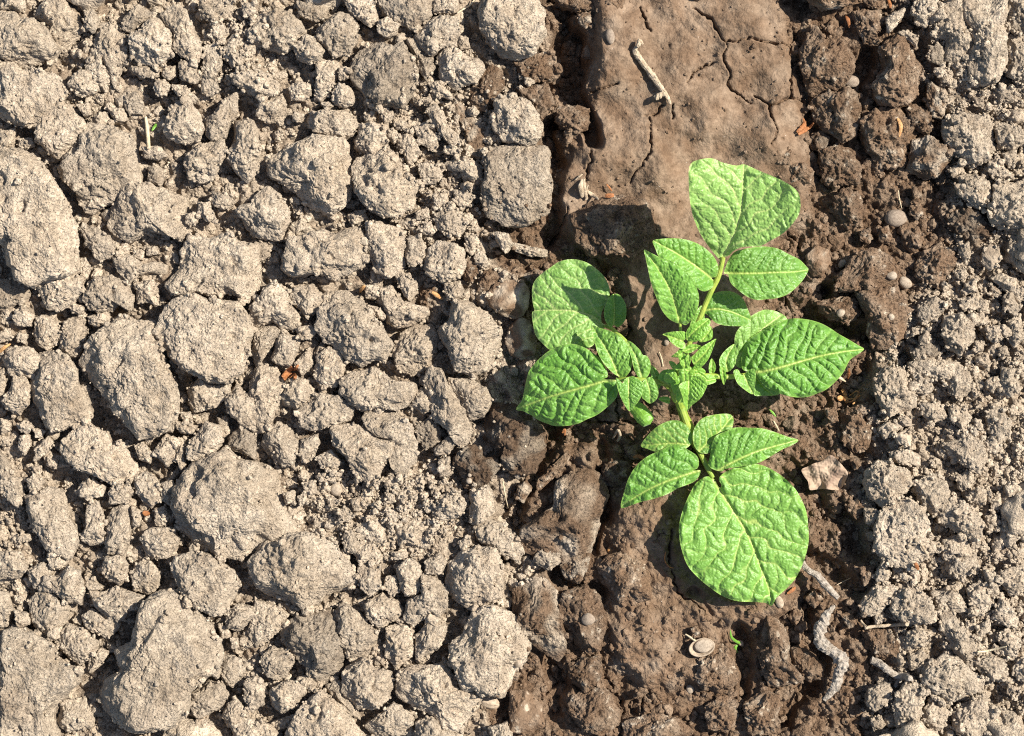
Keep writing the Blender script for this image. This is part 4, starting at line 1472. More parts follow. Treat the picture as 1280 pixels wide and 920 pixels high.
# ------------------------------------------------------------------ leaf blades
def leaf_mesh(name, outline, mid, zb, zt, arch, fold, mat, nv=6, tilt=(0, 0), pitch=1.0, vein_amp=1.0, curl=0.0, wav=1.0, seed=1, origin=(0, 0, 0)):
    r_ = np.random.default_rng(seed)
    O = catmull(outline, True, 5)
    M = catmull(mid, False, 5)
    L = np.hypot(*np.diff(M, axis=0).T).sum()
    x0, y0 = O.min(0) - 2
    x1, y1 = O.max(0) + 2
    xs, ys = np.arange(x0, x1, pitch), np.arange(y0, y1, pitch)
    X, Y = np.meshgrid(xs, ys)
    ccx, ccy = X[:-1, :-1] + pitch / 2, Y[:-1, :-1] + pitch / 2
    inc = inside(O, ccx, ccy)
    n, m = X.shape
    cnt = np.zeros((n, m), int)
    for a in (0, 1):
        for b in (0, 1):
            cnt[a:n - 1 + a, b:m - 1 + b] += inc
    use = cnt > 0
    Q = np.stack([X[use], Y[use]], 1)
    edge = cnt[use] < 4
    dO, _, _, nearO = dist_poly(Q, O, True)
    Q[edge] = nearO[edge]
    dO = np.where(edge, 0, dO)
    # distance and position along the (extended) midrib
    t0 = M[0] - M[1]
    t0 = t0 / np.hypot(*t0)
    t1 = M[-1] - M[-2]
    t1 = t1 / np.hypot(*t1)
    Me = np.vstack([M[0] + t0 * L, M, M[-1] + t1 * L])
    d, s, side, _ = dist_poly(Q, Me)
    s = s - L
    u = s / L
    Qn = xyz(Q[:, 0], Q[:, 1], seed * 17.0)
    # vein pattern
    sp = L / nv
    dn = d + NZ(Qn, 26) * 1.2
    qv = s - (0.78 if nv > 6 else 1.05) * dn + 0.0022 * dn * dn * (60 / max(L, 40)) + NZ(Qn + 40, 30) * sp * 0.13 + (side > 0) * sp * 0.45
    qf = qv / sp
    pan = np.floor(qf)
    f = qf - pan
    ed = np.minimum(f, 1 - f) * sp * 0.8
    ts = max(sp * 0.42, 3.6)
    tq = dn / ts + 0.37 * pan + NZ(Qn + 80, sp * 1.1) * 0.34 + 1.2 * f * (1 if seed % 2 else -1)
    tf = tq - np.floor(tq)
    ted = np.minimum(tf, 1 - tf) * ts
    dome = (1 - np.abs(2 * f - 1) ** 2.4) * (0.30 + 0.70 * (1 - np.abs(2 * tf - 1) ** 2.0) * (0.8 + 0.2 * np.sin(pan * 2.3 + np.floor(tq) * 4.1)))
    ramp = smooth01(d, 0.5, 5.0) * smooth01(dO, 0.0, 5.0)
    amp = sp * (0.27 if nv > 6 else 0.22) * vein_amp
    z = zb + (zt - zb) * u + arch * 4 * u * (1 - u)
    wref = max(float(np.percentile(d, 95)), 1.0)
    fold = fold * 1.4
    z = z + fold * (np.sqrt(d * d + 16.0) - 4.0) - curl * (d / wref) ** 2 * wref
    cxy = Q.mean(0)
    z = z + tilt[0] * (Q[:, 0] - cxy[0]) + tilt[1] * (Q[:, 1] - cxy[1])
    z = z + NZ(Qn + 130, L * 0.55) * L * 0.012 * wav + NZ(Qn + 190, 20) * 2.0 * wav * (1 - smooth01(dO, 0, 13)) * (L / 120)
    z = z + amp * dome * ramp - 1.3 * np.exp(-(d / 1.6) ** 2) + NZ(Qn + 230, 3.6) * 0.26
    lw = 0.55 + 0.5 * np.clip(1 - d / (wref * 1.2), 0, 1)
    lat = 0.12 if L < 50 else 0.18 if nv > 6 else 0.8
    vein = lat * np.exp(-(ed / lw) ** 2) * (1 - 0.75 * smooth01(d, wref * 0.5, wref * 1.15))
    vein = np.maximum(vein, lat * 0.4 * np.exp(-(ted / 0.6) ** 2) * smooth01(d, 2, 6))
    mw = np.clip(1.55 - 1.0 * np.clip(u, 0, 1), 0.5, 2.2) * (0.6 + L / 260)
    vein = np.maximum(vein, 0.95 * np.exp(-(d / mw) ** 2) * (u > -0.02))
    vein = np.maximum(vein, 0.34 * (1 - smooth01(dO, 0.2, 1.3)))
    V = unproj(np.column_stack([Q, z])) - np.asarray(origin)
    idx = -np.ones((n, m), int)
    idx[use] = np.arange(use.sum())
    q = np.stack([idx[:-1, :-1], idx[1:, :-1], idx[1:, 1:], idx[:-1, 1:]], -1)[inc]
    return mesh_np(name, V, q, mat, {"vein": vein})


# ------------------------------------------------------------------ the potato plant
PO = at(852, 545, 4.0)
plant = bpy.data.objects.new("potato_plant", None)
plant.empty_display_size = 0.02
plant.location = tuple(PO)
COL.objects.link(plant)
plant["label"] = "young green potato plant sprouting from the damp brown strip of soil"
plant["category"] = "plant"


def ptube(name, pts, rad, parent, mat=STEM, **kw):
    return link(name, tube_mesh(name, pts, rad, mat, origin=PO, **kw), parent=parent)


ptube("main_stem", [(872, 556, -6), (862, 536, 14), (853, 515, 40), (847, 496, 66), (848, 480, 84), (850, 462, 100), (852, 448, 110)], [7.0, 6.6, 5.8, 4.4, 3.4, 2.6, 1.6], plant, bump=0.05)

leaf_up = ptube("compound_leaf", [(850, 466, 78), (858, 440, 84), (868, 415, 87), (876, 395, 89), (882, 380, 91), (890, 362, 94), (898, 345, 98), (904, 322, 103)], [3.2, 3.2, 3.2, 3.2, 3.2, 3.3, 3.4, 2.8], plant)
leaf_left = ptube("compound_leaf", [(846, 484, 70), (838, 482, 74), (825, 478, 82), (803, 475, 88), (785, 474, 85), (772, 475, 78)], [3.6, 3.4, 3.2, 3.0, 2.8, 2.6], plant)
leaf_round = ptube("compound_leaf", [(842, 490, 48), (820, 470, 52), (800, 450, 51), (785, 430, 49), (773, 418, 47), (765, 411, 45), (756, 407, 44)], [3.0, 2.9, 2.8, 2.6, 2.5, 2.4, 2.2], plant)
leaf_right = ptube("compound_leaf", [(850, 474, 78), (868, 471, 80), (886, 470, 76), (905, 471, 70), (925, 470, 65), (946, 466, 63)], [3.6, 3.5, 3.5, 3.3, 3.0, 2.4], plant)
leaf_low = ptube("compound_leaf", [(850, 505, 50), (858, 528, 46), (868, 552, 42), (878, 572, 40), (885, 586, 39), (891, 597, 38)], [4.4, 4.2, 3.6, 3.4, 3.3, 2.6], plant)

LEAVES = [
    # parent, outline, midrib, zb, zt, arch, fold, nv, tilt, curl, vein_amp
    (leaf_up, [(861, 212.3), (864.5, 203.8), (872, 200), (889, 197.7), (903, 203), (920, 207), (930.6, 205.5), (946, 212), (963, 219), (980.5, 227), (994, 236.4), (1000, 246.7), (1000, 264), (992.5, 277.7), (979, 291.4), (961.6, 301.7), (949.5, 307.7), (929, 308.6), (917, 313.8), (911.7, 319), (903, 322.4), (899.7, 324), (893, 317), (882.5, 303.4), (874, 289.7), (867, 272.5), (862.7, 253.6), (861, 233)],
     [(903, 322), (912, 305), (919, 290), (925, 270), (928, 250), (929, 230), (930, 206)], 103, 152, 6, 0.22, 5, (0, 0), 0.04, 0.6),
    (leaf_up, [(906.6, 334.7), (911.7, 322.7), (920, 314), (937.5, 309.8), (954.7, 308), (972, 310.6), (985.6, 317.5), (999.4, 324.4), (1008, 333), (1010.5, 337.3), (1006, 346.7), (997.7, 357), (985.6, 367.3), (972, 372.5), (958, 374), (946, 375), (934, 370.8), (922, 362), (913.4, 353.6), (910, 343.3), (905, 341.6)],
     [(903, 341), (925, 341.5), (945, 341.5), (970, 340.5), (990, 340), (1010, 337.5)], 94, 82, 6, 0.30, 8, (0, 0.16), 0.22, 0.8),
    (leaf_up, [(816, 301), (826, 298.6), (843, 297.7), (860, 300), (874, 305.5), (886, 314), (894.5, 324.4), (898, 334.7), (896, 345), (889.4, 347.6), (893.7, 352), (891, 358.8), (882.5, 364), (874, 362), (857, 350), (838, 333), (824, 321), (819, 310.6)],
     [(892, 350), (880, 340), (865, 329), (845, 316), (830, 308), (817, 301)], 98, 140, 6, 0.36, 8, (0, 0.10), 0.22, 0.8),
    (leaf_up, [(805, 312.3), (812, 315), (826, 322), (838, 326), (851.6, 334.7), (863.6, 346.7), (870.5, 358.8), (874, 372.5), (872, 386), (867, 396.6), (858.4, 406), (853, 405), (850, 404.3), (844.7, 403.4), (836, 398.3), (827.5, 388), (820.6, 372.5), (813.8, 353.6), (810, 336.4), (807, 322.7)],
     [(850, 406), (846, 388), (840, 368), (830, 348), (818, 329), (806, 313)], 96, 158, 6, 0.32, 9, (0.05, 0), 0.22, 0.8),
    (leaf_up, [(884, 377.7), (889.4, 369), (898, 364.8), (910, 363.6), (920, 366.5), (929, 374), (934, 384.5), (939, 400), (930.6, 407), (920, 407.7), (906.6, 407), (894.5, 403.4), (886, 395), (880, 389)],
     [(881, 388), (897, 386), (912, 389), (925, 394), (938, 400)], 74, 58, 6, 0.20, 7, (0, 0.22), 0.3, 0.8),
    (leaf_up, [(862, 410), (866, 397), (876, 382), (881, 390), (879, 402), (870, 410)], [(866, 411), (872, 398), (878, 385)], 70, 74, 1, 0.2, 5, (0.1, 0), 0.1, 0.8),
    (leaf_left, [(645, 511.5), (652.5, 500), (655.6, 486), (660, 467), (667, 456), (676, 446.6), (688.5, 437), (702.6, 431.7), (715, 429.7), (727.6, 433), (740, 440), (749.5, 448), (756, 457.6), (759.7, 467), (759, 471.6), (754, 474), (766, 474.5), (772, 477), (772.2, 492), (768.3, 500), (759, 509), (746.4, 518.6), (734, 524), (721.4, 530), (707, 532.4), (693, 532.4), (684, 529.5), (673, 525), (663.5, 518.6), (654, 514)],
     [(773, 475), (757, 476), (740, 481), (715, 488), (690, 495), (665, 504), (646, 511)], 76, 44, 10, 0.10, 7, (0.05, -0.05), 0.30, 1.0),
    (leaf_left, [(740, 408), (750, 410), (764, 414), (776, 421), (784, 430), (789, 441), (790, 454), (787, 465), (779, 473), (772, 470), (766, 466), (756, 456), (748, 443), (744, 430)],
     [(774, 472), (766, 452), (757, 435), (741, 409)], 78, 74, 8, 0.28, 8, (0, 0), 0.2, 1.0),
    (leaf_left, [(783.2, 426), (790, 428), (799.6, 437), (803.5, 443.5), (809, 445), (813, 453), (813, 462), (810, 470), (803, 475), (798, 471.6), (794, 465), (791, 456), (789.5, 448), (786, 437)],
     [(803, 475), (799, 458), (793, 442), (784, 427)], 84, 82, 6, 0.28, 7, (0, 0), 0.2, 0.9),
    (leaf_left, [(803, 478), (813, 471), (820, 479.5), (823, 489), (821.5, 498), (813, 504.5), (806, 500), (802, 495)], [(808, 475), (812, 488), (813, 504)], 92, 84, 4, 0.25, 7, (0, 0), 0.2, 0.9),
    (leaf_left, [(813, 457), (820, 461), (825, 470), (825.5, 483), (821, 486), (815, 475)], [(822, 484), (820, 472), (815, 459)], 82, 80, 2, 0.2, 5, (0, 0), 0.1, 0.8),
    (leaf_left, [(770, 472), (778, 478.7), (781, 474), (790, 470), (796.5, 473), (803, 478), (804, 487), (801, 497), (795, 506), (787, 514), (779, 503), (773, 489)], [(786, 474), (786, 494), (787, 513)], 93, 84, 4, 0.26, 7, (0.0, 0), 0.15, 0.9),
    (leaf_round, [(665, 363), (668, 352), (676, 343), (687, 335), (699, 327), (714, 324), (728, 326), (740, 332), (753, 343), (761, 357), (762, 369), (757, 380), (752, 391), (752, 402), (757, 408), (748, 418), (743, 430), (735, 435), (725, 434), (710, 434), (690, 438), (679, 430), (670, 420), (666, 404), (665, 391), (668, 388), (666, 379)],
     [(757, 407), (740, 395), (718, 389), (699, 387.5), (668, 388)], 44, 33, 6, 0.16, 5, (0, 0), 0.16, 0.55),
    (leaf_round, [(755, 388), (759, 376), (764, 369), (770, 367), (776, 370), (782, 380), (783, 391), (781, 401), (773, 409), (767, 406), (764, 410), (760, 407), (756, 399)], [(767, 408), (768, 390), (767, 369)], 50, 54, 2, 0.42, 5, (0, 0), 0.1, 0.5),
    (leaf_right, [(1080, 436.3), (1073, 431.6), (1062, 425), (1049, 417.6), (1037, 409.7), (1026, 404), (1013, 400), (997.7, 398), (985, 398.8), (972.6, 403.5), (960, 409), (947.6, 416), (938, 422), (932, 428.5), (928, 439.5), (927, 452), (929.6, 463), (944.5, 464.5), (946, 468), (955.4, 482), (966, 488), (979, 493.5), (994.5, 496.6), (1010, 496), (1021, 492), (1033.7, 486.4), (1046, 475.5), (1054, 466), (1058.7, 456.7), (1063.4, 449), (1073, 442.6)],
     [(944, 465.5), (960, 463), (980, 458), (1000, 452), (1030, 444), (1055, 439.5), (1080, 436.5)], 66, 48, 14, 0.06, 9, (0, 0.06), 0.34, 1.15),
    (leaf_right, [(918, 430), (919.4, 417.6), (925.7, 408), (938, 395.6), (950.7, 388.6), (960, 387), (972.6, 390), (983.6, 398), (980, 412), (965, 430), (950, 445), (930, 460), (918, 453.6)], [(917, 456), (935, 430), (955, 410), (977, 394)], 50, 40, 4, 0.24, 7, (0, 0), 0.1, 0.7),
    (leaf_right, [(899, 450.4), (905, 439.5), (918, 430), (919, 443), (919.4, 455), (910, 465), (901, 460)], [(910, 466), (908, 450), (917, 431)], 74, 72, 3, 0.3, 7, (0, 0), 0.1, 0.9),
    (leaf_right, [(917, 463.7), (922.6, 462), (928, 469), (936.6, 462), (943, 461.4), (945, 469), (943.7, 483), (941, 492.7), (932, 488), (922.6, 480), (918.6, 472)], [(929, 466), (935, 480), (941, 492)], 76, 70, 3, 0.42, 6, (0, 0), 0.1, 0.9),
    (leaf_right, [(944, 468), (960, 480), (975, 490), (970, 494), (955, 494.5), (942, 492.7)], [(944, 470), (955, 484), (966, 493)], 58, 52, 2, 0.1, 4, (0, 0), 0.1, 0.4),
    (leaf_right, [(886, 458), (889.7, 448), (895, 458), (892, 467), (887, 466)], [(890, 467), (890, 449)], 76, 78, 1, 0.3, 4, (0, 0), 0.1, 0.6),
    (leaf_right, [(899.5, 460), (904, 459), (907, 465), (908.5, 471), (905, 481), (901.4, 472)], [(903, 460), (905, 480)], 78, 72, 1, 0.4, 4, (0, 0), 0.1, 0.6),
    (leaf_right, [(888, 469), (897.5, 470), (895, 474), (891, 478.6), (889, 474)], [(893, 469), (891, 478)], 80, 76, 1, 0.2, 4, (0, 0), 0.1, 0.6),
    (leaf_low, [(801, 557), (809, 545), (821, 533.5), (834.6, 526.6), (848, 525.6), (858, 531.5), (864, 541), (865, 551), (860, 559), (846, 566), (834.6, 567), (821, 565), (809, 561)], [(864, 557), (846, 554), (825, 555), (802, 557)], 46, 36, 5, 0.12, 6, (0.08, -0.1), 0.15, 0.6),
    (leaf_low, [(866, 543), (870, 531.5), (879.5, 522), (895, 518), (911, 517.4), (916.7, 522.7), (915.7, 533.5), (911, 541), (895, 555), (887, 565.8), (877.6, 566.7), (871.7, 563), (867, 555)], [(874, 564), (885, 553), (897, 542), (915, 521)], 46, 38, 4, 0.20, 6, (-0.22, -0.05), 0.1, 0.7),
    (leaf_low, [(776, 634), (780, 615.6), (785.6, 598), (795.4, 582), (809, 570.6), (825, 563), (844, 555), (858, 561), (870, 568.7), (873.7, 576.5), (872, 585), (866, 588), (875.6, 588), (872, 598), (864, 604), (848, 610), (834.6, 617.6), (817, 623.5), (799, 628), (785.6, 633)], [(876, 588), (855, 594), (830, 603), (805, 615), (777, 633)], 48, 28, 8, 0.20, 7, (0, 0), 0.26, 0.8),
    (leaf_low, [(998, 550), (985, 546), (965.6, 539), (952, 535.4), (936, 534.5), (918.7, 534.5), (907, 539), (895, 545), (890, 555), (887.4, 570.6), (885.4, 578.5), (887.4, 584.3), (895, 588), (903, 589), (907, 586), (924.5, 583.4), (946, 579.4), (961.7, 571.6), (977.4, 562), (991, 556)], [(890, 591), (900, 587), (912, 580), (930, 571), (950, 563), (975, 556), (997, 550)], 50, 38, 8, 0.18, 8, (0.05, -0.08), 0.2, 0.8),
    (leaf_low, [(879, 597), (885.6, 595.6), (892, 598), (898.7, 609), (902, 607), (898.7, 598), (907, 589.6), (922.6, 583), (938, 580), (951, 581), (966, 587.4), (981, 598), (994, 611), (1003, 626.5), (1008.5, 641.7), (1010.6, 661), (1010.6, 678.7), (1006, 698), (998.7, 715.6), (990, 728.7), (979, 739.5), (970, 748), (965, 757), (957, 753.7), (944, 752.6), (922.6, 751.5), (905, 746), (888, 735), (872.6, 722), (859.6, 707), (852, 687), (848.7, 665.6), (850, 650), (856, 631), (864, 613.5), (870, 604)],
     [(890, 596), (900, 613), (915, 636), (930, 660), (940, 680), (950, 707), (960, 733), (965, 756)], 37, 22, 5, 0.15, 6, (0, 0), 0.14, 0.6),
]
for k, (par, ol, mid, zb, zt, arch, fold, nv, tilt, curl, va) in enumerate(LEAVES):
    size = max(np.ptp(np.array(ol), axis=0))
    me = leaf_mesh("leaflet", ol, mid, zb, zt, arch, fold, (PALE_LEAF if k in (0, 12, 15) else DARK_LEAF if k in (1, 4, 13, 22, 23) else LEAF) if size > 24 else YOUNG, nv, tilt, 1.0 if size > 45 else 0.55, va, curl, seed=k + 1, origin=PO)
    link("leaflet", me, parent=par)

YOUNGS = [
    ([(828.3, 418), (837, 415), (852.5, 414), (857, 415.7), (858, 419.5), (855.8, 425), (851.4, 426), (855.8, 428.3), (857, 435), (853.6, 436.5), (844.8, 432.7), (838, 427), (834, 421)], [(853, 426), (842, 422), (829, 418)], 118, 116, 2, 0.35),
    ([(858, 423), (858.5, 413), (864.6, 406), (873, 401), (883, 397.6), (888, 401), (886.5, 408.5), (882, 417), (875.5, 425), (868, 427), (860, 426)], [(859, 425), (867, 415), (877, 406), (886, 399)], 120, 126, 3, 0.25),
    ([(874.4, 427), (880, 416), (887.6, 407.5), (891, 415), (890, 423), (883, 426.7)], [(876, 427), (884, 418), (889, 410)], 96, 98, 1, 0.2),
    ([(855, 440), (857, 434), (863, 430.5), (871, 430.5), (878, 434), (870, 437), (865.6, 440), (861, 441.5)], [(856, 439), (866, 435), (877, 434)], 114, 114, 1, 0.3),
    ([(839, 446), (846, 440), (850, 436), (856, 437), (851.4, 443.7), (856, 446), (854.7, 448), (847, 447)], [(855, 442), (840, 446)], 114, 110, 1, 0.35),
    ([(864.6, 446), (868, 443), (876.6, 434), (884, 429.4), (894.7, 423.4), (894, 428), (890, 439), (885.4, 449), (879, 457), (873, 460.7), (868, 457), (865, 451)], [(867, 456), (878, 445), (888, 432), (894, 424)], 112, 118, 3, 0.32),
    ([(848.6, 482), (853.6, 477.4), (860, 476), (861, 471), (868, 470), (875.5, 470), (881, 473), (884, 481), (882, 487), (878, 495), (873, 500.5), (864.6, 507), (859, 514), (856, 507), (853, 496), (850, 487)], [(861, 474), (861, 495), (859, 513)], 112, 98, 4, 0.35),
    ([(849, 463), (854.7, 461), (860, 466.5), (861, 474), (856, 477), (850, 476), (848.6, 468.7)], [(856, 476), (855, 462)], 116, 122, 2, -0.2),
    ([(843, 458), (850, 454.5), (857, 456), (861, 461), (860, 466), (853, 461.5), (846, 463)], [(860, 463), (845, 460)], 112, 112, 2, -0.1),
    ([(862, 468.7), (868, 464), (874.4, 463.7), (880, 467.6), (885.4, 473.6), (884, 476), (879, 471), (873, 470), (866, 470)], [(863, 468), (874, 467), (884, 475)], 106, 100, 2, 0.1),
    ([(823, 475), (824, 467.6), (829.4, 462.6), (838, 461.5), (846, 463), (848, 474), (848, 486), (841.5, 489.5), (833, 477)], [(846, 480), (838, 470), (826, 466)], 88, 90, 4, 0.15),
    ([(823, 499), (829, 495.6), (837, 497), (837, 504), (832.7, 504)], [(837, 500), (824, 499)], 80, 76, 1, 0.2),
    ([(836, 452), (841.5, 452), (846, 456.6), (845, 463), (840, 460)], [(845, 461), (837, 453)], 104, 106, 1, 0.2),
    ([(850, 452), (856, 449), (862, 452), (861, 459), (854, 460)], [(856, 460), (856, 450)], 118, 124, 1, 0.3),
    ([(857, 447), (861, 443), (864, 449), (862, 456), (858, 455)], [(860, 456), (861, 445)], 120, 126, 1, 0.4),
    ([(852, 465), (858, 458), (866, 460), (868, 467), (860, 470)], [(858, 469), (864, 460)], 104, 108, 1, 0.2),
    ([(838, 478), (842, 470), (850, 471), (855, 480), (852, 492), (843, 492)], [(852, 474), (846, 490)], 100, 92, 2, 0.3),
    ([(845, 494), (849, 486), (856, 487), (858, 496), (853, 503), (847, 502)], [(852, 486), (851, 502)], 94, 84, 1, 0.35),
    ([(866, 458), (874, 458), (882, 464), (878, 470), (869, 468)], [(867, 462), (881, 467)], 104, 98, 1, 0.25),
    ([(830, 470), (836, 463), (845, 466), (846, 474), (838, 479), (831, 477)], [(845, 473), (831, 473)], 102, 98, 1, 0.35),
    ([(848, 446), (853, 441), (858, 445), (857, 452), (851, 453)], [(853, 453), (853, 442)], 118, 122, 1, 0.35),
    ([(874, 474), (884, 468), (892, 470), (895, 477), (885, 481), (877, 480)], [(875, 477), (894, 474)], 92, 84, 1, 0.25),
    ([(856, 508), (852, 500), (856, 495), (862, 500), (861, 507)], [(857, 496), (858, 508)], 84, 74, 1, 0.3),
]
for k, (ol, mid, zb, zt, arch, fold) in enumerate(YOUNGS):
    me = leaf_mesh("young_leaf", ol, mid, zb, zt, arch, fold, YOUNG, 6, (0, 0), 0.5, 0.9, 0.15, seed=60 + k, origin=PO)
    link("young_leaf", me, parent=plant)
# a rolled leaf under the left compound leaf, its cut-open end towards us
rl = ptube("rolled_leaf", [(793, 507, 46), (800, 515, 50), (806, 522, 54), (811, 528, 56)], [8.5, 10.0, 10.5, 8.5], plant, YOUNG, flat=0.85, ns=16, bump=0.06)
for pts, rad in [([(850, 404, 97), (850.5, 412, 95), (852, 425, 92), (854, 440, 88)], [1.7, 1.9, 2.0, 2.0]),
                 ([(845, 482, 86), (835, 478, 88), (826, 474, 88)], [4.2, 3.8, 3.2]), ([(846, 500, 70), (843, 492, 80), (846, 484, 88)], [5, 5, 4])]:
    ptube("stalk", pts, rad, plant)

# ------------------------------------------------------------------ twigs, roots, straws
st_ = tube_thing("stick", [(797, 58), (794, 64), (803, 78), (812, 90), (816, 95), (824, 107), (832, 118), (838, 130)], [2.2, 3.6, 3.9, 3.7, 4.6, 3.7, 3.2, 1.5], WOOD,
                 "short knobbly pale stick lying on the smooth cracked crust", "stick", bump=0.16, lift=4.0, seed=2)
o_ = np.array(st_.location)
for pts, rad in [([(797, 58), (800, 52), (803, 55)], [2.6, 3.2, 1.8]), ([(834, 121), (828, 118), (822, 122), (818, 120)], [2.6, 3.2, 3.4, 1.6]), ([(828, 118), (828, 113)], [2.2, 1.2])]:
    P = [(x, y, hz(x, y) + 9) for x, y in pts]
    link("side_stub", tube_mesh("side_stub", P, rad, WOOD, origin=o_, bump=0.35, seed=4), parent=st_)

rt_ = tube_thing("dead_root", [(1043, 757, 14), (1034, 768, 16), (1026, 784, 17), (1024, 796, 18), (1029, 806, 18), (1040, 814, 17), (1050, 822, 17), (1053, 830, 16), (1048, 842, 14), (1046, 855, 13), (1038, 866, 11), (1030, 875, 9)],
                 [1.6, 5.2, 8.0, 7.0, 8.8, 6.2, 9.0, 8.2, 6.2, 6.4, 4.6, 2.8], ROOT, "thick gnarled grey root piece lying curved in the dark gap", "root", bump=0.18, ns=22, sub=12, seed=3)
tube_thing("twig", [(1002, 703, 6), (1010, 713, 9), (1022, 720, 12), (1035, 735, 11), (1047, 747, 8)], [3.5, 4.0, 4.6, 4.8, 3.6], ROOT, "stubby brown twig just above the thick gnarled root", "twig", bump=0.2, ns=12, seed=6)
tw = tube_thing("twig", [(1081, 785), (1092, 783), (1106, 782), (1120, 781), (1134, 780)], [2.2, 2.0, 2.2, 2.2, 2.8], WOOD, "thin straight twig with a small fork, crossing the damp edge", "twig", lift=2.5, bump=0.16)
link("side_stub", tube_mesh("side_stub", [(1084, 785, hz(1084, 785) + 4), (1079, 780, hz(1079, 780) + 5), (1076, 775, hz(1076, 775) + 6)], [1.8, 1.6, 1.1], WOOD, origin=np.array(tw.location)), parent=tw)
tp = tube_thing("twig", [(1089, 825), (1097, 828), (1108, 836), (1120, 844), (1130, 846), (1138, 848)], [5.0, 5.2, 4.6, 4.6, 4.8, 3.6], ROOT, "stout pale twig with a side branch, below the thin forked twig", "twig", lift=4, bump=0.16, ns=14)
link("side_stub", tube_mesh("side_stub", [(1127, 846, hz(1127, 846) + 8), (1122, 853, hz(1122, 853) + 4), (1119, 859, hz(1119, 859) + 3)], [3.4, 3.0, 2.0], ROOT, origin=np.array(tp.location), bump=0.2), parent=tp)
tube_thing("straw", [(1222, 815), (1232, 814), (1245, 811), (1258, 808)], [1.1, 1.3, 1.2, 0.8], STRAW, "thin pale straw resting on crumbs near the frame edge", "straw", lift=3)
tube_thing("straw", [(182, 146), (184, 160), (185, 172), (186, 185)], [1.8, 2.4, 2.5, 2.3], STRAW, "short upright straw in a dark pocket beside a green bud", "straw", lift=2)
tube_thing("bud", [(190, 163), (193, 159), (195, 155)], [0.8, 2.0, 1.2], YOUNG, "tiny light green bud beside the short straw", "bud", flat=0.5, lift=2)
tube_thing("straw", [(572, 16), (580, 11), (588, 6), (594, -2)], [0.8, 1.0, 1.1, 0.8], STRAW, "fine pale rootlet crossing a dark gap at the top edge", "rootlet", lift=4)
tube_thing("straw", [(628, 598), (630, 610), (632, 622), (635, 634)], [0.7, 0.8, 0.8, 0.6], STRAW, "hair thin straw standing in the gap beside the crusted boulder", "straw", lift=4)
tube_thing("straw", [(824, 440), (827, 448), (829, 458)], [0.6, 0.8, 0.6], STRAW, "hair thin pale root lying by the plant's centre", "rootlet", lift=2)
tube_thing("straw", [(1123, 238), (1124, 248), (1127, 260)], [0.7, 0.8, 0.6], STRAW, "fine golden straw just above the oval pebble", "straw", lift=3)
tube_thing("rootlet", [(1064, 722), (1056, 726), (1046, 731)], [0.5, 0.6, 0.4], WOOD, "fine brown rootlet across the dark gap above the thick root", "rootlet", lift=3)
tube_thing("rootlet", [(832, 690), (831, 700), (836, 708), (842, 710)], [0.8, 0.9, 0.9, 0.6], HUSK, "reddish curled rootlet lying on the crust by the large lower leaflet", "rootlet", lift=1)
tube_thing("rootlet", [(772, 551), (775, 545), (773, 538), (770, 541), (766, 548)], [1.6, 2.0, 1.8, 1.6, 1.0], WOOD, "pale curled root loop in the shade under the pointed lower leaves", "rootlet", lift=3)
tube_thing("straw", [(1151, 680), (1157, 690), (1163, 700)], [1.4, 1.6, 1.2], WOOD, "thin grey stalk beside the smooth dry disc", "straw", lift=2)
tube_thing("straw", [(1122, 148), (1126, 158), (1124, 171)], [1.6, 2.6, 1.0], GOLD, "golden straw flake lying on the shaded brown block", "straw", flat=0.4, lift=1)

# green seedling and grass tips
sg = tube_thing("seedling", [(913, 788, hz(914, 800) + 14), (914, 796, hz(914, 800) + 12), (919, 801, hz(918, 801) + 10), (925, 804, hz(925, 804) + 4)], [0.7, 1.7, 1.9, 1.8], YOUNG, "tiny green seedling with a curled stalk beside the seed pod", "seedling", flat=0.7)
og = np.array(sg.location)
zz = hz(922, 809)
link("stalk", tube_mesh("stalk", [(924, 806, zz + 3), (920, 807, zz + 7), (919, 812, zz + 7), (922, 815, zz + 2)], [1.6, 2.2, 2.1, 1.2], YOUNG, origin=og), parent=sg)
link("seed_leaf", tube_mesh("seed_leaf", [(921, 815, zz + 5), (914, 815.5, zz + 7), (908, 814, zz + 8)], [1.3, 1.5, 0.8], YOUNG, origin=og, flat=0.5), parent=sg)
link("seed_coat", tube_mesh("seed_coat", [(923, 801, zz + 8), (926, 804, zz + 9), (928, 807, zz + 8)], [2.0, 3.4, 1.8], SEED, origin=og, flat=0.8), parent=sg)
tube_thing("grass_blade", [(962, 512), (966, 516), (970, 521)], [0.5, 1.5, 0.6], YOUNG, "tiny green grass blade on the soil below the pointed leaflet", "grass blade", flat=0.4, lift=2)
tube_thing("grass_blade", [(967, 526), (971, 533), (974, 539)], [0.6, 1.0, 0.5], STRAW, "tiny withered grass blade on brown soil above the lower leaflet tip", "grass blade", flat=0.4, lift=3)


# ------------------------------------------------------------------ husks, seeds, pebbles, withered leaf
def husk(name, strips, mat, label, cat):
    x, y, z = strips[0][0][0]
    o = at(x, y, z)
    r = bpy.data.objects.new(name, None)
    r.empty_display_size = 0.004
    r.location = tuple(o)
    COL.objects.link(r)
    r["label"], r["category"] = label, cat
    for pts, rad in strips:
        link("flake", tube_mesh("flake", pts, rad, mat, origin=o, flat=0.45, bump=0.12, ns=12), parent=r)
    return r


def strip(pts, rad, lift=3.0):
    return ([(x, y, hz(x, y) + lift + dz) for x, y, dz in pts], rad)


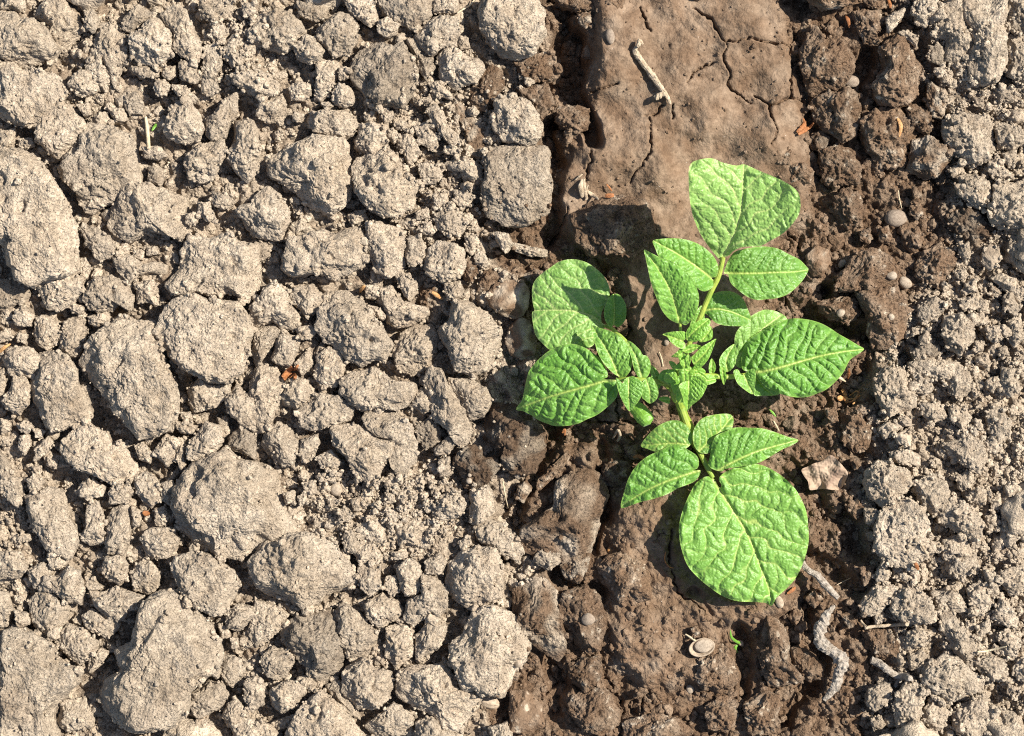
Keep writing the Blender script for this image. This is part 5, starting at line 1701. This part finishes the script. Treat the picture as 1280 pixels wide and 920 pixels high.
husk("dry_husk", [strip([(353, 471, 1), (359, 465, 3), (365, 459, 2)], [2.0, 3.2, 2.4]), strip([(355, 474, 2), (361, 470, 5), (366, 467, 3)], [2.2, 3.0, 1.8]),
                  strip([(366, 463, 2), (370, 460, 4), (373, 456, 2)], [1.4, 2.0, 1.0]), strip([(367, 467, 3), (369, 471, 4), (367, 474, 2)], [2.0, 2.6, 1.4])],
     HUSK, "rust brown curled husk lying between pale clods", "husk")
husk("dry_husk", [strip([(1047, 497, 3), (1051, 498, 6), (1053, 499, 3)], [2.4, 4.0, 2.6]), strip([(1053, 487, 2), (1055, 491, 5), (1057, 495, 4)], [2.0, 2.6, 2.0]),
                  strip([(1055, 496, 3), (1058, 500, 5), (1059, 504, 2)], [2.4, 3.4, 1.6]), strip([(1060, 499, 2), (1070, 498, 3), (1075, 494, 5)], [1.0, 1.2, 0.8]),
                  strip([(1060, 503, 2), (1068, 500, 4), (1074, 490, 4)], [0.9, 1.2, 0.8]), strip([(1062, 495, 1), (1070, 489, 3), (1074, 491, 3)], [0.8, 1.0, 0.8]), strip([(1066, 505, 2), (1070, 502, 3)], [0.8, 1.2])],
     GOLD, "orange fibrous bit of husk in dark shade under the pointed leaflet", "husk")
husk("dry_husk", [strip([(996, 165, 1), (1002, 160, 4), (1007, 152, 3)], [1.6, 2.6, 1.4]), strip([(998, 168, 1), (1006, 163, 4), (1014, 158, 3)], [1.4, 2.4, 1.2]),
                  strip([(1004, 148, 2), (1006, 156, 4), (1004, 164, 2)], [1.0, 2.0, 1.6]), strip([(1000, 158, 2), (1010, 160, 4), (1017, 154, 2)], [1.0, 1.8, 1.0])],
     HUSK, "frayed rusty tuft of husk in a shaded hollow of the crust", "husk")
for pts, rad, mat, lab in [
    ([(450, 366, 2), (452, 361, 4), (456, 357, 3)], [1.0, 2.4, 1.6], GOLD, "small golden husk flake below a pale clod, first of two"),
    ([(540, 365, 2), (546, 369, 4), (553, 374, 2)], [1.4, 2.6, 1.4], GOLD, "small pinkish golden husk flake on dark crumbs near the white cube-like boulder"),
    ([(757, 245, 2), (762, 244.5, 4), (767, 244, 2)], [2.4, 3.0, 2.2], HUSK, "bright orange husk piece in a pit above the shaded rock"),
    ([(758, 230, 2), (762, 235, 4), (765, 239, 3)], [0.6, 1.2, 0.6], HUSK, "thin reddish sliver leaning over the orange husk piece"),
    ([(1057, 18, 3), (1060, 25, 5), (1062, 34, 3)], [1.0, 2.4, 1.2], HUSK, "reddish brown husk sliver standing in shade above the knobbly brown clod"),
    ([(0, 439, 3), (6, 434, 5), (13, 430, 3)], [2.6, 2.0, 1.0], GOLD, "orange and white husk flake at the frame edge"),
    ([(179, 640, 3), (183, 642, 6), (186, 643, 3)], [2.2, 4.0, 2.4], HUSK, "small terracotta coloured crumb among pale clods"),
    ([(1144, 704, 3), (1146, 708, 5), (1148, 712, 3)], [2.0, 2.6, 1.4], HUSK, "rust coloured flake just under the smooth dry disc"),
    ([(1109, -3, 3), (1112, 4, 4), (1113, 10, 3)], [1.2, 2.4, 1.4], HUSK, "rust flake at the top edge beside grey crumbs"),
    ([(1046, 470, 3), (1051, 473, 4), (1057, 477, 3)], [1.2, 1.8, 0.8], STRAW, "pale splinter poking out from under the pointed leaflet"),
    ([(1061, 461, 3), (1061, 468, 4), (1060, 473, 3)], [1.2, 2.0, 1.0], HUSK, "dark red sliver beside the pointed leaflet"),
    ([(984, 742, 2), (990, 738, 4), (994, 734, 2)], [1.2, 2.4, 1.4], HUSK, "orange flake at the rim of the large lower leaflet"),
    ([(792, 572, 3), (797, 570, 6), (804, 573, 5), (806, 578, 2)], [1.4, 2.0, 2.2, 1.0], HUSK, "rusty ring of husk beside the lower leaflet"),
    ([(703, 541, 3), (706, 537, 5), (706, 544, 4)], [1.2, 1.6, 1.0], HUSK, "little rusty loop of husk in shade below the pale pointed leaflet"),
]:
    P, rd = strip(pts, rad)
    o = at(*P[0])
    link("husk_flake", tube_mesh("husk_flake", P, rd, mat, origin=o, flat=0.55, ns=10, bump=0.08), tuple(o), label=lab, category="husk flake")


def pebble(px, py, rx, ry, ang, mat, label, cat="pebble", name="pebble", hk=0.75, rib=0.0, seat=0.3, zadd=0.0):
    d, q = cube_sphere(14)
    r_ = np.random.default_rng(int(px * 7 + py))
    ds = NZ(d * 8 + r_.uniform(0, 300, 3), 14) * 0.05
    a = np.arctan2(d[:, 1], d[:, 2])
    ds = ds + rib * np.cos(a * 7)
    Q = d * (1 + ds)[:, None] * (rx, ry, min(rx, ry) * hk)
    ca, sa = math.cos(ang), math.sin(ang)
    Q = np.stack([Q[:, 0] * ca - Q[:, 1] * sa, Q[:, 0] * sa + Q[:, 1] * ca, Q[:, 2]], 1)
    zc = float(ras(HM, px, py)) + min(rx, ry) * hk * seat + zadd
    o = at(px, py, zc)
    return link(name, mesh_np(name, Q * S, q, mat), tuple(o), label=label, category=cat)


pebble(420, 611.5, 8.2, 9.6, 0.3, PALE, "smooth whitish egg shaped pebble among fine crumbs")
pebble(1120.5, 272.5, 15, 11, 0.0, GREYP, "oval grey-tan pebble on brown damp soil below a thin straw", seat=0.5)
pebble(1063, 101, 11, 8, -0.2, GREYP, "smooth grey-brown pebble leaning on the knobbly brown clod", seat=0.5)
pebble(762.5, 45.5, 5.5, 9.5, 0.1, GREYP, "small greyish upright pebble on the crust above the knobbly stick", seat=0.5)
pebble(735, 774, 8.5, 7.5, 0.2, GREYP, "small pale pebble sitting on a dark damp clod", seat=0.6)
pebble(863, 861, 5.5, 6.0, 0.4, PALE, "small pale pebble on brown soil under the seed pod", seat=0.6)
pebble(1115, 344.5, 6.5, 5.2, 0.2, PALE, "upper of two pale grains on the rough brown hump", seat=0.5)
pebble(1131, 353.5, 9.0, 6.5, -0.7, PALE, "larger lower pale grain on the rough brown hump", seat=0.5)
pebble(1055, 327.5, 10, 4.6, 0.7, PALE, "long pale stone chip beside the brown rounded stone", seat=0.5)
pebble(648, 829, 5.6, 5.4, 0.4, PALE, "white grain on the smooth brown slab", seat=0.5)
pebble(586.5, 601, 4.0, 3.6, 0, PALE, "larger white grain at the foot of the dark grey lump", seat=0.6)
pebble(587, 594, 2.4, 2.4, 0, PALE, "tiny white grain at the foot of the dark grey lump", seat=0.6)
pebble(1051, 391, 5.5, 4.5, 0.5, PALE, "pale grain on brown soil above the pointed leaflet", seat=0.5)
pebble(1114, 396, 4.0, 4.4, 0.5, PALE, "whitish grain on the tapering brown clod", seat=0.5)
pebble(762.5, 688, 3.5, 3.8, 0, GOLD, "tiny round orange-tan grain beside the crusted boulder", seat=0.6)
pebble(833, 428, 3.4, 4.2, 0, GREYP, "tiny grey stone on the crust by the young leaves", seat=0.6)
pebble(974.5, 753, 5.0, 8.0, 0.35, SEED, "pale flat seed beside the tip of the large lower leaflet", "seed", "seed", seat=0.7, hk=0.6)
pebble(611, 878, 13, 8, -0.28, SEED, "ribbed pale seed at the foot of the saddle shaped clod", "seed", "seed", rib=0.05, seat=0.7)

# hollow seed pod: a thin open shell with the pale seed inside
zp = hz(877, 809) + 2
op = at(877, 809, zp)
pod = bpy.data.objects.new("seed_pod", None)
pod.empty_display_size = 0.004
pod.location = tuple(op)
COL.objects.link(pod)
pod["label"], pod["category"] = "open pale seed pod on a damp brown block next to the seedling", "seed pod"
nr, na = 9, 40
rr_, aa_ = np.meshgrid(np.linspace(0.02, 1, nr), np.linspace(0, 2 * math.pi, na, endpoint=False), indexing='ij')
bx, by, bz = rr_ * np.cos(aa_) * 16, rr_ * np.sin(aa_) * 11, -5 + 9 * rr_ ** 2.4
ca, sa = math.cos(0.25), math.sin(0.25)
V1 = np.stack([bx * ca - by * sa, bx * sa + by * ca, bz], -1).reshape(-1, 3)
V2 = V1 * (1.05, 1.05, 1.0) - (0, 0, 1.2)
i1 = np.arange(nr * na).reshape(nr, na)
jq = np.roll(i1, -1, axis=1)
qi = np.stack([i1[:-1], i1[1:], jq[1:], jq[:-1]], -1).reshape(-1, 4)
rim = np.stack([i1[-1], i1[-1] + nr * na, jq[-1] + nr * na, jq[-1]], -1)
link("shell", mesh_np("shell", np.vstack([V1, V2]) * S, np.vstack([qi, qi[:, ::-1] + nr * na, rim]), SEED), parent=pod)
d, q = cube_sphere(14)
Qk = d * (12.5, 8.8, 3.2) * (1 + NZ(d * 8, 9) * 0.05)[:, None]
Qk = np.stack([Qk[:, 0] * ca - Qk[:, 1] * sa + 3.4, Qk[:, 0] * sa + Qk[:, 1] * ca + 2.2, Qk[:, 2] + 1.5], 1)
link("kernel", mesh_np("kernel", Qk * S, q, PALE), parent=pod)
link("stalk", tube_mesh("stalk", [(869, 801, zp + 4), (862, 796, zp + 4), (857, 793, zp + 2)], [1.4, 1.2, 1.0], STRAW, origin=op), parent=pod)

# withered brown leaf scrap, folded along a pale rib
zl = hz(1035, 595) + 3
ol_ = at(1035, 595, zl)
me = leaf_mesh("withered_leaf", [(1002, 587), (1010, 583), (1018, 579), (1028, 576), (1038, 569), (1046, 574), (1055, 584), (1060, 592), (1056, 603), (1050, 612), (1042, 612.5), (1030, 611), (1020, 612), (1012, 612), (1010, 602), (1005, 595)],
               [(1029, 613), (1026, 600), (1023, 588), (1021, 579)], zl + 8, zl + 10, 2, 0.22, BROWNLEAF, 4, (0.10, -0.25), 0.6, 0.22, 0.3, wav=7.0, seed=91, origin=ol_)
link("withered_leaf", me, tuple(ol_), label="crumpled brown withered leaf scrap in a dark hollow of the soil", category="dead leaf")
# pale root tangle on the crust
tg_ = tube_thing("rootlet_tangle", [(719, 225, hz(719, 225) + 3), (725, 220, hz(725, 220) + 5), (728, 218, hz(728, 218) + 4)], [0.6, 1.2, 0.7], WOOD, "pale scrap of dry rootlets on the crust above the shaded rock", "rootlets")
ot = np.array(tg_.location)
for pts, rad in [([(728, 224, 3), (726, 234, 6), (728, 246, 4)], [1.6, 3.2, 2.6]), ([(730, 224, 4), (731, 236, 6), (733, 249, 3)], [1.0, 2.2, 2.2]), ([(735, 231, 4), (734, 238, 5), (741, 244, 4), (748, 249, 2)], [0.8, 1.6, 2.8, 1.0])]:
    link("rootlet", tube_mesh("rootlet", [(x, y, hz(x, y) + dz) for x, y, dz in pts], rad, WOOD, origin=ot, bump=0.15, flat=0.6), parent=tg_)
